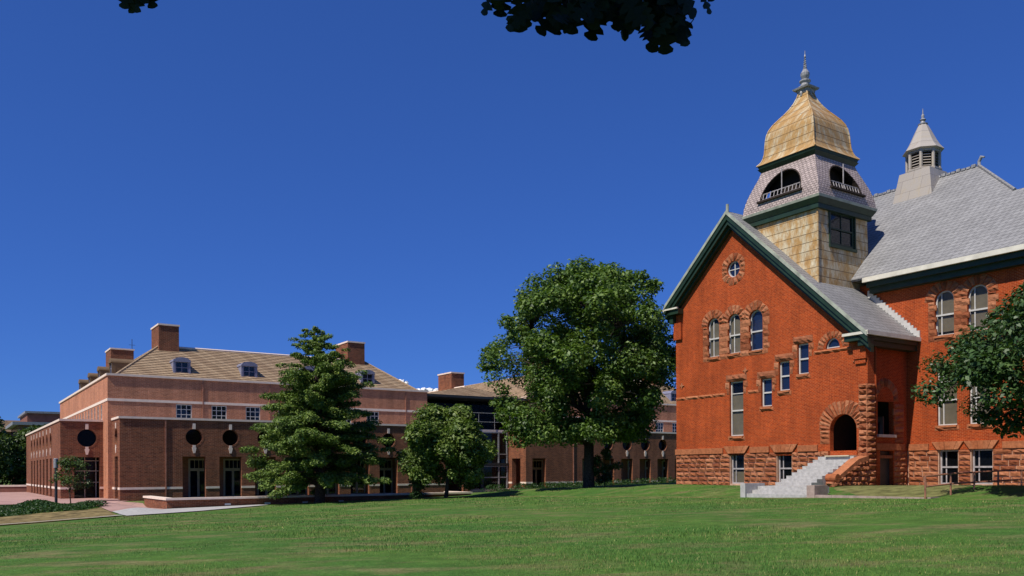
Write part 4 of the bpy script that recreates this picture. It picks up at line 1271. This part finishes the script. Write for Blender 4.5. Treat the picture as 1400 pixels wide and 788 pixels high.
# round tree on the lawn before the library
broad_tree('round_tree', (-4.82, 62, gz1(-4.82, 62)), 'small round tree with drooping yellow green leaves near the low wall', 'round_leaf',
           6.4, 3.15, 1.3, 4, 95, .75, 800, .24, .15, .22, env=lambda t: .9 if t < .25 else max(.15, math.sqrt(max(0, 1 - ((t - .25) / .78) ** 2))), hang=.3, n_main=7)
# sapling behind the oak
broad_tree('young_tree', (6.9, 63, gz1(6.9, 63)), 'young bushy tree standing in front of the library beside the oak trunk', 'sapling_leaf',
           2.75, .85, .35, 9, 24, .36, 900, .17, .04, .2, env=lambda t: max(.25, math.sin(math.pi * (.2 + .72 * t))), n_main=4)
# sapling on the plaza
broad_tree('sapling', (-28.1, 54, -.38), 'slender sapling with airy light green crown in the planting bed', 'sapling_leaf',
           2.95, 1.15, .95, 21, 26, .4, 420, .15, .035, .3, env=lambda t: max(.3, math.sin(math.pi * (.15 + .75 * t))), n_main=5)
# tree entering from the right
broad_tree('glossy_tree', (22.0, 32.2, gz1(22.0, 32.2)), 'glossy leaved tree reaching in from the right before the hall', 'right_leaf',
           9.7, 4.95, 2.9, 31, 160, .8, 600, .2, .26, .2, n_main=9,
           env=lambda t: (.78 + .8 * t) if t < .27 else max(.1, 1 - (t - .27) * 1.3))

def cedar(loc, label):
    rng = np.random.RandomState(17)
    root = empty('cedar_tree', loc); tag(root, label, 'tree')
    H = 12.35
    m = MB(); m.tube([(0, 0, -.4), (0, 0, .3), (.05, 0, 3), (.0, .05, 7), (-.25, 0, 10.5), (-.3, 0, H)], [.5, .36, .3, .2, .09, .02], 10); m.build('trunk', 'cedarbark', root, smooth=True)
    m = MB(); pts = []; nrm = []
    z = 1.35
    while z < H - .15:
        t = (z - 1.35) / (H - 1.35)
        prof = 5.35 * (1 - t) ** .72 * (.86 + .14 * min(1, t * 6)) + .12
        for k in range(2 if t > .9 else 4):
            a = rng.uniform(0, 2 * math.pi); L = prof * rng.choice([.5, .7, .85, 1.0, 1.18], p=[.14, .22, .28, .24, .12]) * rng.uniform(.85, 1.1)
            rise = rng.uniform(.0, .34) + .35 * t
            dip = rng.uniform(.1, .4) * (1 - t)
            bx = np.array([math.cos(a), math.sin(a), 0]); px = np.array([-math.sin(a), math.cos(a), 0])
            z0 = z + rng.uniform(-.15, .15); x0 = -.3 * max(0, t - .6) * 2
            bend = rng.uniform(-.25, .25)
            line = [np.array([x0, 0, z0]) + bx * L * s_ + px * (bend * L * s_ * s_) + np.array([0, 0, L * (rise * s_ - dip * s_ * s_)]) for s_ in np.linspace(0, 1, 8)]
            m.tube([tuple(p) for p in line], [.075 * (1 - t) * (1 - j / 8) + .012 for j in range(8)], 4)
            nk = max(2, int(L * 2.3))
            for q in range(nk):
                s_ = 1.0 if q == 0 else rng.uniform(.3, 1.0)
                c = line[int(round(s_ * 7))] + px * rng.normal() * .22 * L * (1.05 - s_) + np.array([0, 0, rng.uniform(-.12, .12)])
                r = rng.uniform(.26, .6) * (1.0 if t < .7 else .62)
                n_ = int(620 * r * r + 30)
                d = rng.normal(size=(n_, 3)); d /= np.linalg.norm(d, axis=1)[:, None]
                sc_ = bx * 1.25
                p = c + d * (r * rng.uniform(.15, 1, n_) ** .5)[:, None] * np.array([1, 1, .5]) + bx * (d @ bx * r * .35)[:, None]
                p[:, 2] -= .3 * r * rng.uniform(0, 1, n_) ** 3
                pts.append(p); nrm.append(d * .5 + np.array([0, 0, .7]) + rng.normal(size=(n_, 3)) * .5)
        z += rng.uniform(.1, .3)
    p = np.concatenate(pts); nn = np.concatenate(nrm); nn /= np.linalg.norm(nn, axis=1)[:, None]
    s = rng.uniform(.1, .27, len(p))
    m.build('branches', 'cedarbark', root)
    np_mesh('crown', rot_leaves(p, nn, s, s * .42, rng), 4, 'cedar_leaf', root)
cedar((-13.65, 60.2, gz1(-13.65, 60.2)), 'tall dark conifer with layered ragged branches before the low brick wall')

# trees and a building far to the left
for i, (x, y, H, r, sd, lab) in enumerate([(-75, 118, 10.5, 5.2, 41, 'dark leafy tree at the left edge beyond the plaza'),
                                            (-68.5, 122, 8.2, 3.6, 42, 'lower dark tree between the leafy tree and the library corner')]):
    broad_tree('street_tree', (x, y, -.5), lab, 'far_leaf', H, r, .8, sd, 60, 1.5, 75, .5, .3, .2, env=lambda t: max(.3, math.sin(math.pi * (.25 + .68 * t)) ** .6), n_main=6, group='trees far beyond the plaza')
# distant wall and buildings
fw = empty('plaza_wall', (-52, 92, -.4), R(20))
tag(fw, 'low dark wall with pale top at the far left end of the plaza', 'wall')
m = MB(); m.box(-30, 8.5, 0, .4, -.5, .62); m.build('wall', 'far_brick', fw)
m = MB(); m.box(-30, 8.56, -.06, .46, .62, .8); m.build('coping', 'lib_stone', fw)
ob = empty('office_block', (-96, 165, -.5), YAW)
tag(ob, 'distant brick and pale concrete office block behind the library corner', 'building')
m = MB(); m.box(0, 30, 0, 20, 0, 11.6); m.box(1.6, 29, .6, 19, 12.2, 14.0); m.build('wall', 'far_brick', ob)
m = MB(); m.box(-1.0, 31, -1.0, 21, 11.6, 12.2); m.build('cornice', 'finial', ob)
m = MB(); m.box(1.2, 29.5, .2, 20, 14.0, 14.4); m.build('roof_edge', 'finial', ob)
for z in (7.9, 4.2): bld('concrete_band', 'white_panel', ob, lambda m: m.box(-.06, 30.06, -.06, 20.06, z, z + 1.0))
for zz in (5.5, 9.2):
    for k in range(8):
        m = MB(); m.box(1 + 3.6 * k, 3.6 + 3.6 * k, -.05, .1, zz, zz + 2); m.box(-.05, .1, 1 + 2.4 * k, 2.6 + 2.4 * k, zz, zz + 2); m.build('window', 'glass', ob)
sh = empty('low_house', (-130, 190, .9), YAW)
tag(sh, 'far building with plain brown roof showing above the trees at left', 'building')
m = MB(); m.box(0, 34, 0, 14, 0, 10.5); m.build('wall', 'far_brick', sh)
m = MB(); m.add([(-1, -1, 10.5), (35, -1, 10.5), (35, 15, 10.5), (-1, 15, 10.5), (3, 7, 13.6), (31, 7, 13.6)], [(0, 1, 5, 4), (1, 2, 5), (2, 3, 4, 5), (3, 0, 4)]); m.build('roof', 'brownroof', sh)

# lamp post on the plaza
lp = empty('lamp_post', (-28.97, 53.9, -.45)); tag(lp, 'slim dark lamp post beside the sapling at the plaza edge', 'lamp post')
m = MB(); m.tube([(0, 0, 0), (0, 0, 2.4)], .09, 10); m.lathe([(.16, 0), (.16, .12), (.1, .16)], (0, 0), 12); m.build('post', 'darkframe', lp)
m = MB(); m.lathe([(.12, 2.4), (.14, 2.42), (.14, 2.98), (.1, 3.02)], (0, 0), 12); m.build('lantern', 'finial', lp)

# railings on the ramp at the right
rl = empty('ramp_railing', HALL0, YAW); tag(rl, 'rust coloured pipe railing along the ramp in the shade at right', 'railing')
def rail_run(pts, h):
    m = MB()
    for i, p in enumerate(pts):
        m = MB(); m.tube([(p[0], p[1], p[2] - .3), (p[0], p[1], p[2] + h)], .04, 8); m.build('post', 'railmetal', rl)
    for k, z in (('handrail', h), ('lower_rail', h * .55)):
        m = MB(); m.tube([(a, b, c + z) for a, b, c in pts], .035, 8); m.build(k, 'railmetal', rl)
rail_run([(-6.6, -6.95, .35), (-5.2, -7.25, .45), (-3.8, -7.5, .5), (-2.4, -7.8, .55), (-1.0, -8.1, .6), (.4, -8.4, .62), (1.8, -8.7, .64), (3.0, -9.0, .64)], .95)

# shrubs and ground cover
def cover(name, label, mat, pts_fn, n, size, seed, h, lab_kind='stuff', cat='ground cover'):
    rng = np.random.RandomState(seed)
    P = pts_fn(rng, n)
    z = gz(P[:, 0], P[:, 1]) + rng.uniform(.02, 1, len(P)) ** .8 * h * (.55 + .45 * np.sin(P[:, 0] * 1.7 + P[:, 1] * 1.1))
    p = np.stack([P[:, 0], P[:, 1], z], 1)
    nn = rng.normal(size=(len(p), 3)) * .6 + np.array([0, 0, .8]); nn /= np.linalg.norm(nn, axis=1)[:, None]
    s = size * rng.uniform(.6, 1.3, len(p))
    o = np_mesh(name, rot_leaves(p, nn, s, s * .5, rng), 4, mat)
    tag(o, label, cat, kind=lab_kind); return o
def in_poly(pg):
    def fn(rng, n):
        xs = [q[0] for q in pg]; ys = [q[1] for q in pg]; out = []
        P = np.stack([rng.uniform(min(xs), max(xs), n * 3), rng.uniform(min(ys), max(ys), n * 3)], 1)
        ins = np.zeros(len(P), bool)
        for i in range(len(pg)):
            x1, y1 = pg[i]; x2, y2 = pg[i - 1]
            c = ((y1 > P[:, 1]) != (y2 > P[:, 1])) & (P[:, 0] < (x2 - x1) * (P[:, 1] - y1) / (y2 - y1 + 1e-9) + x1)
            ins ^= c
        return P[ins][:n]
    return fn
cover('bed_planting', 'low dark evergreen planting along the edge of the pink plaza', 'cover_leaf',
      in_poly([(-32, 44), (-27.8, 46.1), (-26.4, 47.8), (-24.6, 49.0), (-24.4, 51.3), (-27, 53.3), (-29.2, 54.3), (-31, 52.5), (-35, 50)]), 14000, .16, 3, .36)
cover('ivy_cover', 'low ground cover and shrubs at the foot of the library wall by the oak', 'cover_leaf',
      in_poly([lib_xy(30.5, -1.0), lib_xy(60, -.6), lib_xy(60, -2.2), lib_xy(46, -3.8), lib_xy(38, -5.5), lib_xy(31, -3.5)]), 14000, .2, 5, .75)
rngS = np.random.RandomState(77)
shb = empty('shrub', (-6.9, 61.6, gz1(-6.9, 61.6))); tag(shb, 'small dark shrub at the foot of the low wall beside the round tree', 'shrub')
c_ = np.array([[0, 0, .35], [.3, .1, .3], [-.3, 0, .3], [0, .2, .6]])
np_mesh('foliage', clump_leaves(c_, [.42, .34, .34, .3], 1600, .13, rngS), 4, 'cover_leaf', shb)
m = MB(); m.tube([(0, 0, -.2), (0, 0, .4)], .04, 6); m.build('stem', 'bark', shb)

# ------------------------------------------------------------------ the shade tree the photographer stands under
st = empty('shade_tree', (-3.6, -4.6, 0)); tag(st, 'shade tree whose dark lobed leaves hang into the top of the view', 'tree')
rg = np.random.RandomState(8)
m = MB(); m.tube([(0, 0, -.3), (0, 0, .3), (.1, 0, 3), (.3, .2, 6)], [.55, .42, .34, .26], 12); m.build('trunk', 'bark', st, smooth=True)
m = MB()
l1 = limb(m, (.15, .05, 3.6), (3.4, 7.6, 4.55), .16, .035, rg, 8, 8, .05)
limb(m, (.3, .2, 5.6), (2.5, 3.5, 8.0), .16, .05, rg, 8, 6); limb(m, (.3, .2, 5.4), (-3, 2, 8.0), .16, .05, rg, 8, 6); limb(m, (.2, .1, 5), (1.5, -3, 8), .16, .05, rg, 8, 6)
limb(m, (.15, .05, 3.6), (1.3, 7.7, 4.4), .12, .03, rg, 8, 8, .05)
m.build('branches', 'bark', st, smooth=True)
cs = []
while len(cs) < 70:
    d = rg.normal(size=3); d /= np.linalg.norm(d); c = np.array([.9, 1.6, 7.4]) + d * np.array([5.0, 5.2, 2.4]) * rg.uniform(.3, 1) ** .5
    wy = c[1] - 4.6
    if c[2] < 1.6 + .66 * max(wy, 0) + 2.0: continue
    cs.append(c)
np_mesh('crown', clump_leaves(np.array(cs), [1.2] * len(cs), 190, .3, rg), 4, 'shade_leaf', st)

def lobed_leaf(m, base, direc, nrm, L, rng):
    """oak leaf with rounded lobes"""
    d = Vector(direc).normalized(); n_ = Vector(nrm); n_ = (n_ - d * n_.dot(d)).normalized(); s = d.cross(n_)
    prof = [(0, .015), (.14, .02), (.2, .14), (.27, .17), (.33, .05), (.41, .24), (.5, .31), (.56, .08), (.64, .27), (.74, .33), (.8, .12), (.88, .2), (.95, .19), (1.0, .05)]
    up = [(t, w * rng.uniform(.85, 1.15)) for t, w in prof]; dn = [(t, w * rng.uniform(.85, 1.15)) for t, w in prof]
    b = Vector(base); bend = rng.uniform(-.2, .25)
    def pt(t, w): return b + d * (L * t) + s * (L * w) - n_ * (L * (bend * t * t + .25 * abs(w) * abs(w)))
    k = len(m.v)
    for (t, w), (t2, w2) in zip(up, dn): m.v += [tuple(pt(t, w)), tuple(pt(t, 0)), tuple(pt(t2, -w2))]
    for i in range(len(prof) - 1):
        o = k + 3 * i
        m.f += [(o, o + 1, o + 4, o + 3), (o + 1, o + 2, o + 5, o + 4)]
rl_ = random.Random(12)
LM = MB(); TW_ = MB()
LOC = Vector((-3.6, -4.6, 0))
def hang_spray(x0, x1, ylo, zlo, n, L0=.13, L1=.2):
    """leaves hanging from twigs of the low limb; x0..x1 across, zlo(x) lowest leaf tips"""
    for k in range(n):
        x = x0 + (x1 - x0) * (k + rl_.uniform(0, .9)) / n
        y = ylo + rl_.uniform(-.25, .3)
        L = rl_.uniform(L0, L1)
        z = zlo(x) + rl_.uniform(0, .26) + (y - ylo) * .55 + L * .8
        base = Vector((x, y, z)) - LOC
        dr = (rl_.uniform(-.7, .7), rl_.uniform(-.4, .4), rl_.uniform(-1.0, -.35))
        lobed_leaf(LM, base, dr, (rl_.uniform(-.6, .6), -1, rl_.uniform(-.2, .9)), L, rl_)
        TW_.tube([tuple(base), tuple(base + Vector((rl_.uniform(-.06, .06), .02, .14)))], .003, 4)
FRT = 1.6 + 644.5 / 1160 * 3.2       # height at the upper edge of the view, 3.2 m out
hang_spray(-.17, -.03, 3.2, lambda x: FRT - .04, 11, .08, .12)
hang_spray(-.03, .25, 3.2, lambda x: FRT - .10 - .06 * (x / .3), 70, .09, .14)
hang_spray(.21, .51, 3.2, lambda x: FRT - .125, 90, .095, .15)
hang_spray(.51, .685, 3.2, lambda x: FRT - .175, 44, .1, .16)
TWIGS, LEAVES = (TW_, LM)
TW_ = MB(); LM = MB()
hang_spray(-1.45, -1.36, 3.2, lambda x: FRT - .05, 9, .1, .14)
for k in range(6):
    lobed_leaf(LM, Vector((-1.455 + .02 * k, 3.2, FRT + .075 + .012 * (k % 3))) - LOC, (.25 * (-1) ** k, .1, -1), (.2 * (k % 3 - 1), -1, .3), .11, rl_)
twl0 = [(-1.6, 3.4, FRT + .4), (-1.455, 3.2, FRT + .08), (-1.35, 3.2, FRT + .09)]
TW_.tube([tuple(Vector(p) - LOC) for p in twl0], [.01, .006, .004], 6)
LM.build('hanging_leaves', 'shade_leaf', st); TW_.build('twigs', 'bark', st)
TW_, LM = TWIGS, LEAVES
twl = lambda pts, r: TW_.tube([tuple(Vector(p) - LOC) for p in pts], r, 6)
twl([(1.0, 3.5, FRT + .42), (.7, 3.3, FRT + .12), (.4, 3.2, FRT + .05), (.05, 3.2, FRT + .06)], [.014, .011, .009, .004])
twl([(.4, 3.2, FRT + .05), (.6, 3.2, FRT + .0), (.68, 3.2, FRT - .06)], [.008, .006, .004])
twl([(1.0, 3.5, FRT + .42), (.6, 3.3, FRT + .7), (-.1, 3.1, 4.5)], [.014, .018, .03])
# acorns
for x, dz in ((.435, .135), (.41, .10)):
    TW_.tube([tuple(Vector((x + .02, 3.2, FRT - dz + .09)) - LOC), tuple(Vector((x, 3.2, FRT - dz + .02)) - LOC)], .003, 5)
    LM.lathe([(.004, FRT - dz - .022), (.013, FRT - dz - .012), (.016, FRT - dz + .005), (.018, FRT - dz + .01), (.012, FRT - dz + .022)], (x - LOC.x, 3.2 - LOC.y), 8)
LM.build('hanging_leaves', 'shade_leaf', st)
TW_.build('twigs', 'bark', st)

# ------------------------------------------------------------------ small clouds low over the roofs
def cloud(name, c, lumps, label, seed):
    rng = random.Random(seed); bm = bmesh.new()
    for dx, dz, r in lumps:
        mt = Matrix.Translation((dx, rng.uniform(-20, 20), dz)) @ Matrix.Diagonal((r * 1.25, r, r * .8, 1))
        bmesh.ops.create_icosphere(bm, subdivisions=3, radius=1, matrix=mt)
    for v in bm.verts: v.co += Vector((rng.uniform(-1, 1), rng.uniform(-1, 1), rng.uniform(-1, 1))) * 4
    me = bpy.data.meshes.new(name); bm.to_mesh(me); bm.free(); me.materials.append(M['cloud'])
    me.polygons.foreach_set('use_smooth', [True] * len(me.polygons))
    o = bpy.data.objects.new(name, me); COL.objects.link(o); o.location = c; struct(o)
D = 4000
def sp(px, py): return ((px - 700) / 1160 * D, D, 1.6 + (645 - py) / 1160 * D)
cloud('cloud', sp(549, 521), [(0, -6, 15), (18, -10, 12), (-20, -8, 10)], '', 1)
cloud('cloud', sp(580, 533), [(0, -4, 17), (30, -2, 14), (-26, -8, 14), (62, -6, 12)], '', 2)

# ------------------------------------------------------------------ grass blades of the mown lawn
def grass():
    rng = np.random.RandomState(5)
    out = []
    for y0, y1, dens, hgt, wd in ((11.5, 18, 380, .042, .009), (18, 27, 170, .045, .014), (27, 42, 60, .048, .024), (42, 62, 18, .06, .04)):
        xw0, xw1 = -.63, .63
        area = (xw1 - xw0) * (y1 ** 2 - y0 ** 2) / 2
        n = int(area * dens)
        y = np.sqrt(rng.uniform(y0 ** 2, y1 ** 2, n)); x = rng.uniform(xw0, xw1, n) * y
        # keep to the lawn
        u = -math.sin(YAW) * x + math.cos(YAW) * y - HU; v = math.cos(YAW) * x + math.sin(YAW) * y - HV
        lu = u + HU - LU; lv = v + HV - LV
        ok = (v < -6.6) | ((v < -.4) & (u > 3.1) & (u < 26)) | ((u < -1.6) & (u > -6.8) & (v < 2.3))
        ok &= ~((x < -20.6) & (y > 34)) & ~((x < -16) & (y > 46)) & ~((lu > -9) & (lv < 25.5))
        x, y = x[ok], y[ok]; n = len(x)
        z = gz(x, y)
        a = rng.uniform(0, 2 * np.pi, n); h = hgt * rng.uniform(.5, 1.25, n) * (.8 + .5 * (np.sin(x * .7 + 1.3 * np.sin(y * .4)) * np.sin(y * .55) > .35)); w = wd * rng.uniform(.7, 1.3, n)
        dx, dy = np.cos(a) * w / 2, np.sin(a) * w / 2
        lx, ly = rng.normal(size=n) * h * .45, rng.normal(size=n) * h * .45
        out.append(np.stack([np.stack([x - dx, y - dy, z - .01], 1), np.stack([x + dx, y + dy, z - .01], 1), np.stack([x + lx, y + ly, z + h], 1)], 1).reshape(-1, 3))
    o = np_mesh('grass', np.concatenate(out), 3, 'blade')
    tag(o, 'short mown grass of the wide lawn in front of both buildings', 'grass', kind='stuff')
grass()
